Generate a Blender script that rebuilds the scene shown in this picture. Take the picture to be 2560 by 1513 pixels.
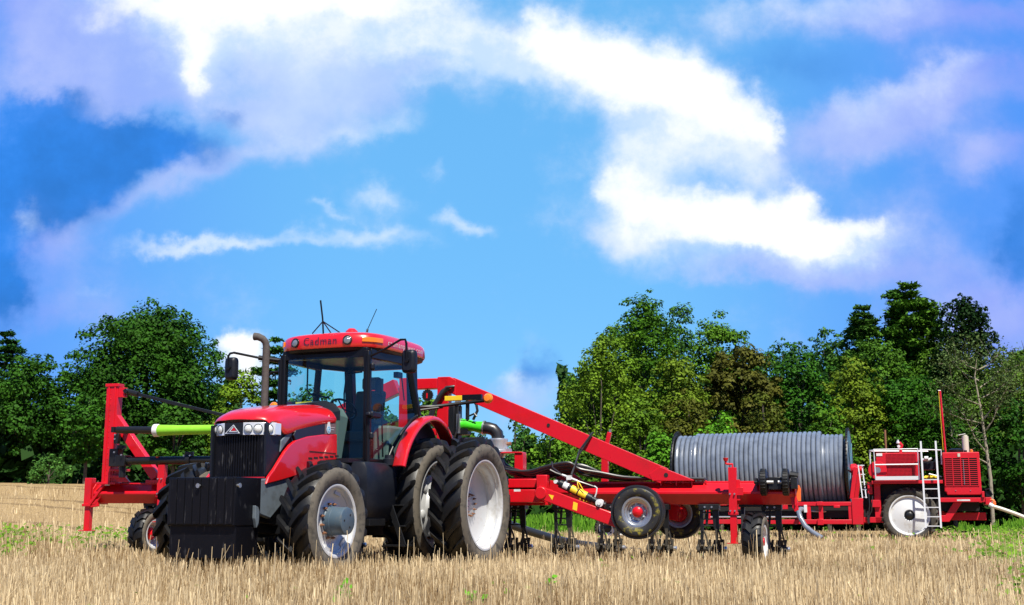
import bpy, math, random
import numpy as np
from mathutils import Vector, Matrix
from math import sin, cos, pi, radians as R
random.seed(7); rng = np.random.default_rng(11)
scene = bpy.context.scene
C = scene.collection
for o in list(bpy.data.objects): bpy.data.objects.remove(o)

# ---------------------------------------------------------------- camera
FPX = 3100.0; CXP, CYP = 1280.0, 756.5; HCAM = 0.84
PITCH = math.atan(533.5 / FPX)
cd = bpy.data.cameras.new('camera'); cam = bpy.data.objects.new('camera', cd); C.objects.link(cam)
cam.location = (0, 0, HCAM); cam.rotation_euler = (pi / 2 + PITCH, 0, 0)
cd.sensor_width = 36; cd.lens = 36 * FPX / 2560; cd.clip_end = 3000; cd.clip_start = 0.05
scene.camera = cam
scene.view_settings.view_transform = 'Standard'; scene.view_settings.look = 'None'
scene.view_settings.gamma = 1; EXPO = 1.0; scene.view_settings.exposure = EXPO
scene.view_settings.use_curve_mapping = False
scene.render.resolution_x = 1024; scene.render.resolution_y = 605
scene.render.engine = 'CYCLES'
scene.cycles.transparent_max_bounces = 24; scene.cycles.max_bounces = 8; scene.cycles.diffuse_bounces = 2; scene.cycles.glossy_bounces = 3

def ray(u, v):
    r = np.array([(u - CXP) / FPX, cos(PITCH), sin(PITCH)])
    t = (CYP - v) / FPX
    return r + np.array([0, -sin(PITCH), cos(PITCH)]) * t
def at(u, v, Y):                      # the world point at depth Y seen in direction (u, v) of the survey photo
    r = ray(u, v); t = Y / r[1]
    return Vector((r[0] * t, Y, HCAM + r[2] * t))

# ---------------------------------------------------------------- sun and sky
SUN = Vector((0.16, -0.50, 0.86)).normalized()
sl = bpy.data.lights.new('sun', 'SUN'); sl.energy = 4.0; sl.angle = R(0.5); sl.color = (1, 0.94, 0.82)
so = bpy.data.objects.new('sun', sl); C.objects.link(so)
so.rotation_euler = SUN.to_track_quat('Z', 'Y').to_euler(); so.location = (0, 0, 60)

world = bpy.data.worlds.new('World'); scene.world = world; world.use_nodes = True
NT = world.node_tree; NT.nodes.clear()
class NG:
    def __init__(s, nt): s.nt = nt
    def n(s, t, **k):
        x = s.nt.nodes.new(t)
        for a, b in k.items(): setattr(x, a, b)
        return x
    def l(s, a, b): s.nt.links.new(a, b)
    def inp(s, sock, v):
        if isinstance(v, bpy.types.NodeSocket): s.l(v, sock)
        else: sock.default_value = v
    def m(s, op, a, b=None, c=None, clamp=False):
        x = s.n('ShaderNodeMath', operation=op); x.use_clamp = clamp
        s.inp(x.inputs[0], a)
        if b is not None: s.inp(x.inputs[1], b)
        if c is not None: s.inp(x.inputs[2], c)
        return x.outputs[0]
    def vm(s, op, a, b=None, out=0):
        x = s.n('ShaderNodeVectorMath', operation=op)
        s.inp(x.inputs[0], a)
        if b is not None: s.inp(x.inputs[1], b)
        return x.outputs[out]
    def mix(s, f, a, b):
        x = s.n('ShaderNodeMix', data_type='RGBA'); s.inp(x.inputs[0], f); s.inp(x.inputs[6], a); s.inp(x.inputs[7], b)
        return x.outputs[2]
    def ss(s, v, lo, hi):
        x = s.n('ShaderNodeMapRange', interpolation_type='SMOOTHSTEP'); s.inp(x.inputs[0], v)
        x.inputs[1].default_value = lo; x.inputs[2].default_value = hi; x.inputs[3].default_value = 0; x.inputs[4].default_value = 1
        return x.outputs[0]
    def noise(s, vec, scale, detail=6, rough=.55, out=0):
        x = s.n('ShaderNodeTexNoise'); s.inp(x.inputs['Vector'], vec); x.inputs['Scale'].default_value = scale
        x.inputs['Detail'].default_value = detail; x.inputs['Roughness'].default_value = rough
        return x.outputs[out]
w = NG(NT)
sky = w.n('ShaderNodeTexSky', sky_type='NISHITA'); sky.sun_disc = False
sky.sun_elevation = math.asin(SUN.z); sky.sun_rotation = math.atan2(SUN.x, SUN.y)
sky.ozone_density = 3.0; sky.air_density = 1.0; sky.dust_density = 0.3
hs = w.n('ShaderNodeHueSaturation'); hs.inputs['Saturation'].default_value = 1.25; hs.inputs['Value'].default_value = 0.8
w.l(sky.outputs[0], hs.inputs['Color'])
tc = w.n('ShaderNodeTexCoord'); sep = w.n('ShaderNodeSeparateXYZ'); w.l(tc.outputs['Generated'], sep.inputs[0])
ay = w.m('MAXIMUM', w.m('ABSOLUTE', sep.outputs[1]), 0.12)
comb = w.n('ShaderNodeCombineXYZ'); w.l(w.m('DIVIDE', sep.outputs[0], ay), comb.inputs[0]); w.l(w.m('DIVIDE', sep.outputs[2], ay), comb.inputs[1])
P0 = comb.outputs[0]
nz = w.noise(P0, 7.0, 9, .58, 1)
wv = w.vm('MULTIPLY', w.vm('SUBTRACT', nz, (0.5, 0.5, 0.5)), (0.085, 0.07, 0))
lowf = w.noise(P0, 3.0, 3, .5, 1)
wv2 = w.vm('MULTIPLY', w.vm('SUBTRACT', lowf, (0.5, 0.5, 0.5)), (0.10, 0.08, 0))
hif = w.noise(P0, 24.0, 6, .6, 1); wv3 = w.vm('MULTIPLY', w.vm('SUBTRACT', hif, (0.5, 0.5, 0.5)), (0.045, 0.04, 0))
PW = w.vm('ADD', w.vm('ADD', P0, wv), wv3)
PW2 = w.vm('ADD', PW, wv2)
SER = [None]                          # each blob waits for the one before it: keeps the shader's working set small
def field(blobs, P):
    tot = None
    for b in blobs:
        u, v, ru, rv = b[:4]; amp = b[4] if len(b) > 4 else 1; rot = R(b[5]) if len(b) > 5 else 0
        r = ray(u, v); a, c = r[0] / r[1], r[2] / r[1]
        mp = w.n('ShaderNodeMapping', vector_type='TEXTURE')
        if SER[0] is None: w.inp(mp.inputs[0], P)
        else:
            q = w.n('ShaderNodeVectorMath', operation='MULTIPLY_ADD'); w.l(SER[0], q.inputs[0]); q.inputs[1].default_value = (1e-9,) * 3; w.l(P, q.inputs[2]); w.l(q.outputs[0], mp.inputs[0])
        mp.inputs[1].default_value = (a, c, 0); mp.inputs[2].default_value = (0, 0, rot); mp.inputs[3].default_value = (ru / FPX * 1.03, rv / FPX * 1.03, 1)
        d2 = w.vm('DOT_PRODUCT', mp.outputs[0], mp.outputs[0], 1)
        g = w.m('MULTIPLY', w.m('EXPONENT', w.m('MULTIPLY', d2, -1.0)), amp)
        tot = g if tot is None else w.m('ADD', tot, g); SER[0] = tot
    return tot
WHITE = [(620, -40, 340, 120), (930, -20, 310, 65), (470, 95, 72, 110), (490, 190, 36, 70, .95), (350, -10, 110, 45, .8), (250, 40, 60, 30, .5), (560, 110, 70, 50, .5),
  (1350, 65, 75, 68), (1480, 100, 130, 90), (1620, 155, 160, 95), (1760, 215, 140, 92), (1880, 275, 82, 82), (1640, 225, 170, 62), (1935, 330, 42, 60, .8), (1400, 140, 120, 50, .7),
  (1720, 320, 100, 50, .4), (620, -420, 560, 230, 1.1), (1490, 480, 72, 46), (1560, 430, 60, 50, .9), (1690, 555, 115, 60), (1800, 510, 145, 65), (1940, 545, 165, 75), (2080, 572, 120, 52), (1870, 592, 220, 40), (2010, 478, 46, 46, .95), (2200, 580, 60, 30, .6), (1600, 505, 70, 42, .8),
  (600, 848, 70, 38, 1.9), (635, 900, 62, 36, 1.1)]
HALO = [(620, 20, 420, 150, .9), (1000, 60, 330, 110, .9), (490, 170, 110, 140, .7), (1180, 120, 180, 60, .9), (1300, 180, 130, 70, .8), (1480, 190, 220, 110, .8), (1680, 330, 170, 140, .8), (1860, 370, 90, 120, .65), (1580, 420, 120, 90, .8), (1950, 420, 90, 90, .45), (1570, 530, 160, 70, .7), (1850, 600, 330, 60, .8), (2150, 585, 150, 50, .7),
  (1155, 542, 60, 24, .85), (1085, 530, 45, 28, .5), (800, 545, 50, 20, .55), (930, 505, 60, 38, .6), (560, 640, 220, 24, .75, 2), (880, 602, 240, 30, .6, 4), (1120, 215, 100, 30, .5), (950, 345, 130, 34, .55), (1040, 265, 130, 30, .5), (1255, 930, 60, 40, .7), (1060, 430, 30, 22, .4), (700, 380, 130, 50, .45, 15), (640, 905, 90, 60, .8), (2150, 260, 120, 60, .5), (2350, 210, 160, 60, .5, 20), (2000, 20, 300, 60, .55), (270, 720, 60, 24, .4), (120, 545, 40, 40, .5)]
LAV = [(200, 170, 260, 130), (380, 240, 190, 90), (740, 140, 240, 130), (900, 240, 230, 80, .9), (640, 310, 140, 40, .8), (100, 50, 250, 80), (480, 455, 220, 55, .9, 25), (760, 370, 200, 50, .6, 12),
  (190, 600, 130, 90, .8), (125, 540, 50, 50, .9), (150, 760, 240, 80, .7), (2250, 40, 480, 70), (2180, 310, 180, 80), (2430, 230, 220, 90), (2080, 350, 120, 80, .7), (2480, 420, 120, 60, .9), (2250, 560, 260, 90, .5),
  (1950, 655, 340, 36, 1.1), (1560, 570, 160, 45, .8), (2480, 830, 190, 110, .9), (1270, 975, 110, 65, .9), (1650, 340, 200, 100, .6), (1950, 420, 120, 80, .5), (2350, 740, 250, 130, .5)]
DEEP = [(40, 420, 240, 120, 1.25), (350, 380, 210, 60, 1.2, -8), (225, 465, 125, 110, 1.25), (10, 590, 95, 180, 1.15), (80, 262, 170, 42, .8), (570, 318, 60, 22, .5), (10, 720, 60, 90, .8), (2560, 580, 60, 110, .6), (2520, 690, 60, 60, .6), (1325, 920, 85, 42, .6), (2030, 165, 210, 60, .35), (1270, 60, 60, 26, .4), (2080, 500, 60, 40, .3)]
n2 = w.noise(P0, 15.0, 11, .64); n3 = w.noise(P0, 6.0, 7, .55)
def fld(blobs, P, n, amp): return w.m('ADD', field(blobs, P), w.m('MULTIPLY', w.m('SUBTRACT', n, 0.5), amp))
FW = fld(WHITE, PW, n2, 1.5); MW = w.ss(FW, 0.16, 1.75)
n4 = w.noise(P0, 10.0, 10, .62)
FH = fld(HALO, PW2, n4, 1.5); MH = w.m('MULTIPLY', w.ss(FH, 0.1, 1.25), 0.95)
FL = fld(LAV, PW2, n4, 1.5); ML = w.m('MULTIPLY', w.ss(FL, 0.05, 1.15), 0.95)
FD = fld(DEEP, PW2, n3, 1.1); MD = w.m('MULTIPLY', w.ss(FD, 0.12, 1.0), .96)
SKYS = 0.10; SKYF = 2 ** -EXPO
def k(c, f=1.0): f = f * SKYF; return (c[0] * f / SKYS, c[1] * f / SKYS, c[2] * f / SKYS, 1)
base = w.mix(0.8, hs.outputs[0], k((0.160, 0.530, 1.0)))
side = w.ss(w.m('ABSOLUTE', w.m('ADD', sep.outputs[0], 0.02)), 0.10, 0.42)
base = w.mix(w.m('MULTIPLY', side, 0.75), base, k((0.075, 0.27, 0.97)))
lav = w.mix(w.ss(n3, .36, .66), w.mix(side, k((0.40, 0.58, 1.0)), k((0.25, 0.36, 0.98))), w.mix(side, k((0.60, 0.75, 1.02)), k((0.44, 0.53, 1.0))))
c1 = w.mix(ML, base, lav)
c1 = w.mix(MD, c1, w.mix(w.ss(n4, .35, .7), k((0.030, 0.20, 0.66)), k((0.036, 0.27, 0.92))))
c1 = w.mix(MH, c1, w.mix(w.ss(n2, .38, .62), k((0.62, 0.80, 1.05)), k((0.90, 0.98, 1.08))))
c1 = w.mix(MW, c1, w.mix(w.ss(w.m('ADD', FW, w.m('MULTIPLY', w.m('SUBTRACT', n4, .1), 1.1)), .75, 1.45), k((0.76, 0.86, 1.06)), k((1.12, 1.13, 1.15))))
zen = w.ss(sep.outputs[2], 0.44, 0.8)                  # unseen sky above the frame, darkened to deep blue to cut fill light
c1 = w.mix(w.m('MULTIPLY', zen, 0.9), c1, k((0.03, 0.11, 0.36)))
back = w.ss(w.m('MULTIPLY', sep.outputs[1], -1.0), 0.0, 0.4)   # unseen sky behind the viewer, darkened so facing blacks get less fill
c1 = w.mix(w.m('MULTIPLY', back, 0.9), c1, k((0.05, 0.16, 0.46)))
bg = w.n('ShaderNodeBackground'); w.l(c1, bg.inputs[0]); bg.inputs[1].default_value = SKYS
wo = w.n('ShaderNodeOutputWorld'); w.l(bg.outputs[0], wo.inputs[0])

# ---------------------------------------------------------------- helpers
def link(o): C.objects.link(o); return o
def tag(o, label=None, cat=None, group=None, kind=None):
    if label: o['label'] = label
    if cat: o['category'] = cat
    if group: o['group'] = group
    if kind: o['kind'] = kind
    return o
def empty(name, loc=(0, 0, 0), rot=(0, 0, 0), **t):
    o = bpy.data.objects.new(name, None); link(o); o.location = loc; o.rotation_euler = rot; o.empty_display_size = .2
    return tag(o, **t)
V3 = lambda p: np.array(p, float)
def unit(v): v = V3(v); return v / (np.linalg.norm(v) + 1e-12)
class MB:
    def __init__(s): s.v = []; s.f = []; s.sm = []; s.mi = []; s.cm = 0
    def add(s, v, f, smooth=False):
        n = len(s.v); s.v += [tuple(map(float, p)) for p in v]
        s.f += [tuple(i + n for i in q) for q in f]; s.sm += [smooth] * len(f); s.mi += [s.cm] * len(f); return s
    def box(s, c, size, rot=None):
        c = V3(c); h = V3(size) / 2
        v = [V3((i, j, q)) * h for i in (-1, 1) for j in (-1, 1) for q in (-1, 1)]
        if rot is not None: v = [np.array(rot) @ p for p in v]
        v = [p + c for p in v]
        return s.add(v, [(0, 1, 3, 2), (4, 6, 7, 5), (0, 4, 5, 1), (2, 3, 7, 6), (0, 2, 6, 4), (1, 5, 7, 3)])
    def b2(s, lo, hi): lo = V3(lo); hi = V3(hi); return s.box((lo + hi) / 2, hi - lo)
    def bar(s, p0, p1, wd, ht, up=(0, 0, 1)):           # wd sideways, ht along up
        p0 = V3(p0); p1 = V3(p1); d = unit(p1 - p0); u = V3(up)
        if abs(d @ unit(u)) > .98: u = V3((1, 0, 0))
        sd = unit(np.cross(d, u)); u = np.cross(sd, d)
        v = [p + sd * wd / 2 * a + u * ht / 2 * b for p in (p0, p1) for a, b in ((-1, -1), (1, -1), (1, 1), (-1, 1))]
        return s.add(v, [(3, 2, 1, 0), (4, 5, 6, 7), (0, 1, 5, 4), (1, 2, 6, 5), (2, 3, 7, 6), (3, 0, 4, 7)])
    def tube(s, pts, r, n=10, caps=True):
        pts = [V3(p) for p in pts]; m = len(pts); rr = r if hasattr(r, '__len__') else [r] * m
        vs = []; pu = None
        for i, p in enumerate(pts):
            d = unit(pts[min(i + 1, m - 1)] - pts[max(i - 1, 0)])
            if pu is None: pu = V3((0, 0, 1)) if abs(d[2]) < .9 else V3((1, 0, 0))
            a = unit(np.cross(d, pu)); b = np.cross(a, d); pu = b
            vs += [p + (a * cos(2 * pi * j / n) + b * sin(2 * pi * j / n)) * rr[i] for j in range(n)]
        f = [(i * n + j, i * n + (j + 1) % n, (i + 1) * n + (j + 1) % n, (i + 1) * n + j) for i in range(m - 1) for j in range(n)]
        k0 = len(s.v); s.add(vs, f, True)
        if caps:
            s.add(vs[:n], [tuple(range(n))[::-1]]); s.add(vs[-n:], [tuple(range(n))])
        return s
    def lathe(s, prof, o, ax, n=40, smooth=True, ang=(0, 2 * pi)):   # prof: (radius, distance along the axis)
        o = V3(o); ax = unit(ax); t = V3((0, 0, 1)) if abs(ax[2]) < .9 else V3((1, 0, 0))
        a = unit(np.cross(ax, t)); b = np.cross(ax, a); full = abs(ang[1] - ang[0] - 2 * pi) < 1e-6
        k_ = n if full else n + 1; m = len(prof); vs = []
        for i in range(k_):
            th = ang[0] + (ang[1] - ang[0]) * i / n; e = a * cos(th) + b * sin(th)
            vs += [o + e * r + ax * d for r, d in prof]
        f = []
        for i in range(n):
            j = (i + 1) % k_
            f += [(i * m + q, j * m + q, j * m + q + 1, i * m + q + 1) for q in range(m - 1)]
        return s.add(vs, f, smooth)
    def prism(s, poly, o, u, v, ext):                     # polygon in the (u, v) plane, thickened by ext
        o = V3(o); u = V3(u); v = V3(v); e = V3(ext); n = len(poly)
        p = [o + u * a + v * b for a, b in poly]
        return s.add(p + [q + e for q in p], [tuple(range(n))[::-1], tuple(range(n, 2 * n))] + [(i, (i + 1) % n, n + (i + 1) % n, n + i) for i in range(n)])
    def loft(s, secs, caps=True, closed=True, smooth=True):
        n = len(secs[0]); m = len(secs); k_ = n if closed else n - 1
        f = [(i * n + j, i * n + (j + 1) % n, (i + 1) * n + (j + 1) % n, (i + 1) * n + j) for i in range(m - 1) for j in range(k_)]
        vs = [p for sct in secs for p in sct]; s.add(vs, f, smooth)
        if caps: s.add(secs[0], [tuple(range(n))[::-1]]); s.add(secs[-1], [tuple(range(n))])
        return s
    def build(s, name, mat, parent=None, bevel=0, label=None, angle=35, weld=False, seg=2):
        me = bpy.data.meshes.new(name); me.from_pydata(s.v, [], s.f)
        for m_ in (mat if isinstance(mat, (list, tuple)) else [mat]): me.materials.append(m_)
        me.polygons.foreach_set('use_smooth', s.sm); me.polygons.foreach_set('material_index', s.mi); me.update()
        import bmesh
        bm = bmesh.new(); bm.from_mesh(me)
        if weld: bmesh.ops.remove_doubles(bm, verts=bm.verts, dist=1e-4)
        bmesh.ops.recalc_face_normals(bm, faces=bm.faces); bm.to_mesh(me); bm.free()
        if any(s.sm): me.set_sharp_from_angle(angle=R(angle))
        o = bpy.data.objects.new(name, me); link(o)
        if parent: o.parent = parent
        if bevel:
            b = o.modifiers.new('bevel', 'BEVEL'); b.width = bevel; b.segments = seg; b.limit_method = 'ANGLE'; b.angle_limit = R(40)
        if label: o['label'] = label
        return o
def quads_object(name, verts, mat, tint=None, parent=None, k=4):   # one mesh of loose k-gons from an (n*k, 3) array
    n = len(verts) // k; me = bpy.data.meshes.new(name)
    me.vertices.add(n * k); me.vertices.foreach_set('co', verts.astype(np.float32).ravel())
    me.loops.add(n * k); me.loops.foreach_set('vertex_index', np.arange(n * k, dtype=np.int32))
    me.polygons.add(n); me.polygons.foreach_set('loop_start', np.arange(n, dtype=np.int32) * k)
    me.update(calc_edges=True)
    if tint is not None:
        a = me.attributes.new('tint', 'FLOAT', 'POINT'); a.data.foreach_set('value', np.repeat(tint, k).astype(np.float32))
    me.materials.append(mat); o = bpy.data.objects.new(name, me); link(o)
    if parent: o.parent = parent
    return o
def copy_tree(o, parent=None):
    c = o.copy(); C.objects.link(c); c.parent = parent
    for ch in list(o.children): copy_tree(ch, c)
    return c

# ---------------------------------------------------------------- materials
def mat(name, col, rough=.5, metal=0, col2=None, scale=6, amt=(.4, .7), bump=0, bscale=40, coat=0, spec=.5, rvar=0, stretch=(1, 1, 1)):
    m = bpy.data.materials.new(name); m.use_nodes = True; g = NG(m.node_tree); b = m.node_tree.nodes['Principled BSDF']
    b.inputs['Base Color'].default_value = (*col, 1); b.inputs['Roughness'].default_value = rough; b.inputs['Metallic'].default_value = metal
    b.inputs['Specular IOR Level'].default_value = spec
    if coat: b.inputs['Coat Weight'].default_value = coat; b.inputs['Coat Roughness'].default_value = .06
    if col2 or bump or rvar:
        t = g.n('ShaderNodeTexCoord'); mp = g.n('ShaderNodeMapping'); g.l(t.outputs['Object'], mp.inputs[0]); mp.inputs[3].default_value = stretch
        n = g.noise(mp.outputs[0], scale, 8, .62)
        if col2: g.l(g.mix(g.ss(n, *amt), (*col, 1), (*col2, 1)), b.inputs['Base Color'])
        if rvar: g.l(g.m('ADD', rough - rvar / 2, g.m('MULTIPLY', n, rvar)), b.inputs['Roughness'])
        if bump:
            n_ = g.noise(mp.outputs[0], bscale, 5, .6); bp = g.n('ShaderNodeBump'); bp.inputs['Strength'].default_value = bump; bp.inputs['Distance'].default_value = .02
            g.l(n_, bp.inputs['Height']); g.l(bp.outputs[0], b.inputs['Normal'])
    return m
M = {}
M['red'] = mat('red paint', (.60, .006, .014), .32, 0, (.40, .010, .012), 2.4, (.45, .8), coat=.25, spec=.4, rvar=.25)
M['hood_red'] = mat('glossy red paint', (.60, .008, .012), .30, 0, (.50, .016, .016), 4, (.5, .85), coat=1.0, spec=.5, rvar=.1, bump=.01, bscale=3)
M['dusty_red'] = mat('dusty red paint', (.56, .008, .022), .45, 0, (.40, .03, .03), 5, (.5, .85), spec=.4)
M['black'] = mat('black steel', (.006, .0065, .008), .42, 0, (.015, .016, .018), 5, (.5, .8), rvar=.2)
M['wblack'] = mat('scratched black casting', (.004, .004, .006), .38, 0, (.055, .055, .06), 10, (.58, .72), bump=.05, bscale=20, stretch=(1, 2.5, .35), spec=.25)
M['plastic'] = mat('dark plastic', (.006, .008, .015), .45, 0, (.014, .017, .024), 4, (.4, .8), bump=.03, bscale=60, spec=.3)
M['frame'] = mat('cab frame black', (.005, .0055, .008), .35, spec=.3)
M['rubber'] = mat('tyre rubber', (.007, .0075, .009), .44, 0, (.016, .015, .013), 10, (.5, .8), bump=.08, bscale=60, spec=.35)
M['sidewall'] = mat('dusty sidewall', (.115, .10, .078), .85, 0, (.035, .032, .028), 9, (.45, .7), bump=.05, bscale=50)
M['rim'] = mat('silver rim paint', (.52, .53, .54), .32, .12, (.32, .30, .26), 4, (.55, .8))
M['white'] = mat('white paint', (.66, .68, .70), .4, 0, (.46, .44, .40), 4, (.52, .8))
M['hub'] = mat('blue grey hub', (.060, .095, .13), .40, 0, (.11, .12, .12), 8, (.5, .75))
M['steel'] = mat('bare steel', (.50, .52, .54), .35, .85, (.35, .34, .33), 12, (.5, .8))
M['alu'] = mat('cast aluminium', (.62, .64, .66), .38, .7, (.45, .46, .47), 10, (.5, .8), bump=.05)
M['rust'] = mat('rusty bolts', (.22, .10, .05), .7)
M['hose'] = mat('black hose', (.018, .019, .022), .36, spec=.6)
M['ghose'] = mat('grey hose', (.16, .19, .245), .26, 0, (.10, .12, .16), 2.2, (.4, .75), spec=.8, bump=.02, bscale=25)
M['green'] = mat('green fabric pipe', (.22, .58, .02), .5, 0, (.30, .66, .05), 4, (.4, .8))
M['bgreen'] = mat('bright green hose', (.06, .62, .02), .32, bump=.3, bscale=9)
M['yellow'] = mat('yellow sticker', (.80, .55, .02), .5)
M['amber'] = mat('amber lens', (.80, .20, .01), .2, coat=.5)
M['orange'] = mat('orange reflector', (.85, .16, .03), .35)
M['chrome'] = mat('headlamp bezel', (.80, .82, .84), .22, .35)
M['lens'] = mat('lamp glass', (.72, .74, .74), .18, .1, bump=.25, bscale=60)
M['wlens'] = mat('work lamp glass', (.34, .36, .37), .15, .6, bump=.4, bscale=70)
M['exh'] = mat('exhaust steel', (.085, .075, .07), .8, .1, (.06, .05, .05), 20, (.4, .7), bump=.2, bscale=80)
M['seat'] = mat('seat fabric', (.07, .085, .09), .9)
M['dash'] = mat('dashboard', (.12, .145, .15), .6)
M['galv'] = mat('galvanised rail', (.72, .74, .77), .4, .2)
M['mesh'] = mat('dark mesh', (.16, .012, .02), .6)
M['dark'] = mat('dark opening', (.006, .006, .008), .8)
M['txtdark'] = mat('dark lettering', (.02, .02, .045), .4)
M['txtgrey'] = mat('grey lettering', (.55, .50, .52), .45)
M['stripe'] = mat('black stripe', (.010, .010, .012), .3)
M['sgrey'] = mat('grey fade', (.16, .10, .10), .35)
M['blue'] = mat('light blue decal', (.12, .40, .62), .4)
M['mud'] = mat('muddy steel', (.050, .042, .030), .8, 0, (.02, .02, .018), 14, (.4, .7), bump=.2)
M['gstain'] = mat('grass stained rubber', (.014, .014, .016), .6, 0, (.22, .19, .02), 9, (.52, .66), bump=.1)
M['greyplate'] = mat('grey casting', (.12, .15, .18), .5, 0, (.07, .08, .09), 8, (.4, .8))
M['bluedrum'] = mat('blue flange', (.05, .17, .25), .5, 0, (.12, .14, .13), 5, (.4, .8))
M['cream'] = mat('cream stack', (.62, .58, .48), .5, .2)
def glass_mat():
    m = bpy.data.materials.new('tinted cab glass'); m.use_nodes = True; g = NG(m.node_tree); m.node_tree.nodes.clear()
    tr = g.n('ShaderNodeBsdfTransparent'); tr.inputs[0].default_value = (.80, .97, .92, 1)
    gl = g.n('ShaderNodeBsdfGlossy'); gl.inputs['Roughness'].default_value = .02; gl.inputs[0].default_value = (.85, 1, 1, 1)
    fr = g.n('ShaderNodeFresnel'); ge = g.n('ShaderNodeNewGeometry'); g.l(g.m('MULTIPLY_ADD', ge.outputs['Backfacing'], 1 / 1.5 - 1.5, 1.5), fr.inputs[0])   # a pane reflects alike from both sides
    mx = g.n('ShaderNodeMixShader'); g.l(g.m('MULTIPLY', fr.outputs[0], 1.0, clamp=True), mx.inputs[0]); g.l(tr.outputs[0], mx.inputs[1]); g.l(gl.outputs[0], mx.inputs[2])
    o = g.n('ShaderNodeOutputMaterial'); g.l(mx.outputs[0], o.inputs[0]); return m
M['glass'] = glass_mat()
def leaf_mat(name, dark, light, trans=.25, rough=.6):
    m = bpy.data.materials.new(name); m.use_nodes = True; g = NG(m.node_tree); b = m.node_tree.nodes['Principled BSDF']
    a = g.n('ShaderNodeAttribute', attribute_name='tint'); c = g.mix(a.outputs['Fac'], (*dark, 1), (*light, 1))
    g.l(c, b.inputs['Base Color']); b.inputs['Roughness'].default_value = rough; b.inputs['Specular IOR Level'].default_value = .08
    if trans:
        t = g.n('ShaderNodeBsdfTranslucent'); g.l(c, t.inputs[0]); mx = g.n('ShaderNodeMixShader'); mx.inputs[0].default_value = trans
        g.l(b.outputs[0], mx.inputs[1]); g.l(t.outputs[0], mx.inputs[2]); g.l(mx.outputs[0], m.node_tree.nodes['Material Output'].inputs[0])
    return m
M['bark'] = mat('bark', (.07, .055, .042), .9, 0, (.12, .10, .08), 8, (.4, .7), bump=.4, bscale=20)
M['palebark'] = mat('pale bark', (.30, .265, .20), .85, 0, (.12, .105, .08), 7, (.5, .7))
# ---------------------------------------------------------------- terrain
def sst(x, a, b): t = np.clip((x - a) / (b - a), 0, 1); return t * t * (3 - 2 * t)
def terrain(x, y):
    x = np.asarray(x, float); y = np.asarray(y, float)
    left = sst(-x / np.maximum(y, 8), -.06, .33)
    z = 2.15 * left * sst(y, 27, 66) + .35 * sst(-x / np.maximum(y, 8), .1, .4) * sst(y, 22, 36)
    z = z + .03 * np.sin(x * .7 + 1.3) * np.sin(y * .31) * sst(y, 5, 12)
    far = sst(y, 60, 110); z = z * (1 - far) + far * (z * .9 + .3)
    return z
def make_ground():
    ys = np.concatenate([np.linspace(-60, 0, 7), np.linspace(2, 80, 150), np.linspace(85, 150, 14), [250, 500, 1200, 2600]])
    tx = np.concatenate([[-2600, -900, -300, -120], np.linspace(-70, 70, 141), [120, 300, 900, 2600]])
    X, Y = np.meshgrid(tx, ys); Z = terrain(X, Y); far = sst(np.hypot(X, Y), 130, 300); Z = Z * (1 - far) + .6 * far
    nx = len(tx); v = np.stack([X, Y, Z], -1).reshape(-1, 3)
    f = [(i * nx + j, i * nx + j + 1, (i + 1) * nx + j + 1, (i + 1) * nx + j) for i in range(len(ys) - 1) for j in range(nx - 1)]
    m = bpy.data.materials.new('harvested field soil'); m.use_nodes = True; g = NG(m.node_tree); b = m.node_tree.nodes['Principled BSDF']
    t = g.n('ShaderNodeTexCoord'); P = t.outputs['Object']
    big = g.noise(P, .35, 5, .6); med = g.noise(P, 3.2, 8, .65)
    mp = g.n('ShaderNodeMapping'); g.l(P, mp.inputs[0]); mp.inputs[3].default_value = (1, .25, 1); fine = g.noise(mp.outputs[0], 26, 6, .7)
    c = g.mix(g.ss(fine, .35, .68), (.19, .125, .06, 1), (.50, .36, .175, 1))
    c = g.mix(g.m('MULTIPLY', g.ss(med, .45, .7), .55), c, (.34, .235, .125, 1))
    c = g.mix(g.m('MULTIPLY', g.ss(big, .5, .62), .35), c, (.26, .19, .10, 1))
    # wheel tracks pressed into the slope: wavy bands
    sp = g.n('ShaderNodeSeparateXYZ'); g.l(P, sp.inputs[0])
    for k_, ph in ((.55, 0), (.55, .9)):
        q = g.m('ADD', g.m('MULTIPLY', sp.outputs[1], 1.0), g.m('MULTIPLY', sp.outputs[0], k_)); q = g.m('ADD', q, g.m('MULTIPLY', big, 5.0))
        band = g.m('ABSOLUTE', g.m('SUBTRACT', g.m('MODULO', g.m('ADD', q, 100 + ph * 3), 9.0), 4.5))
        c = g.mix(g.m('MULTIPLY', g.m('SUBTRACT', 1.0, g.ss(band, .1, .5)), .8), c, (.15, .10, .05, 1))
    g.l(c, b.inputs['Base Color']); b.inputs['Roughness'].default_value = .95; b.inputs['Specular IOR Level'].default_value = .1
    bp = g.n('ShaderNodeBump'); bp.inputs['Strength'].default_value = .7; bp.inputs['Distance'].default_value = .06; g.l(fine, bp.inputs['Height']); g.l(bp.outputs[0], b.inputs['Normal'])
    me = bpy.data.meshes.new('ground'); me.from_pydata(v.tolist(), [], f); me.materials.append(m)
    me.polygons.foreach_set('use_smooth', [True] * len(f)); o = link(bpy.data.objects.new('ground', me)); o['kind'] = 'structure'
make_ground()

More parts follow.
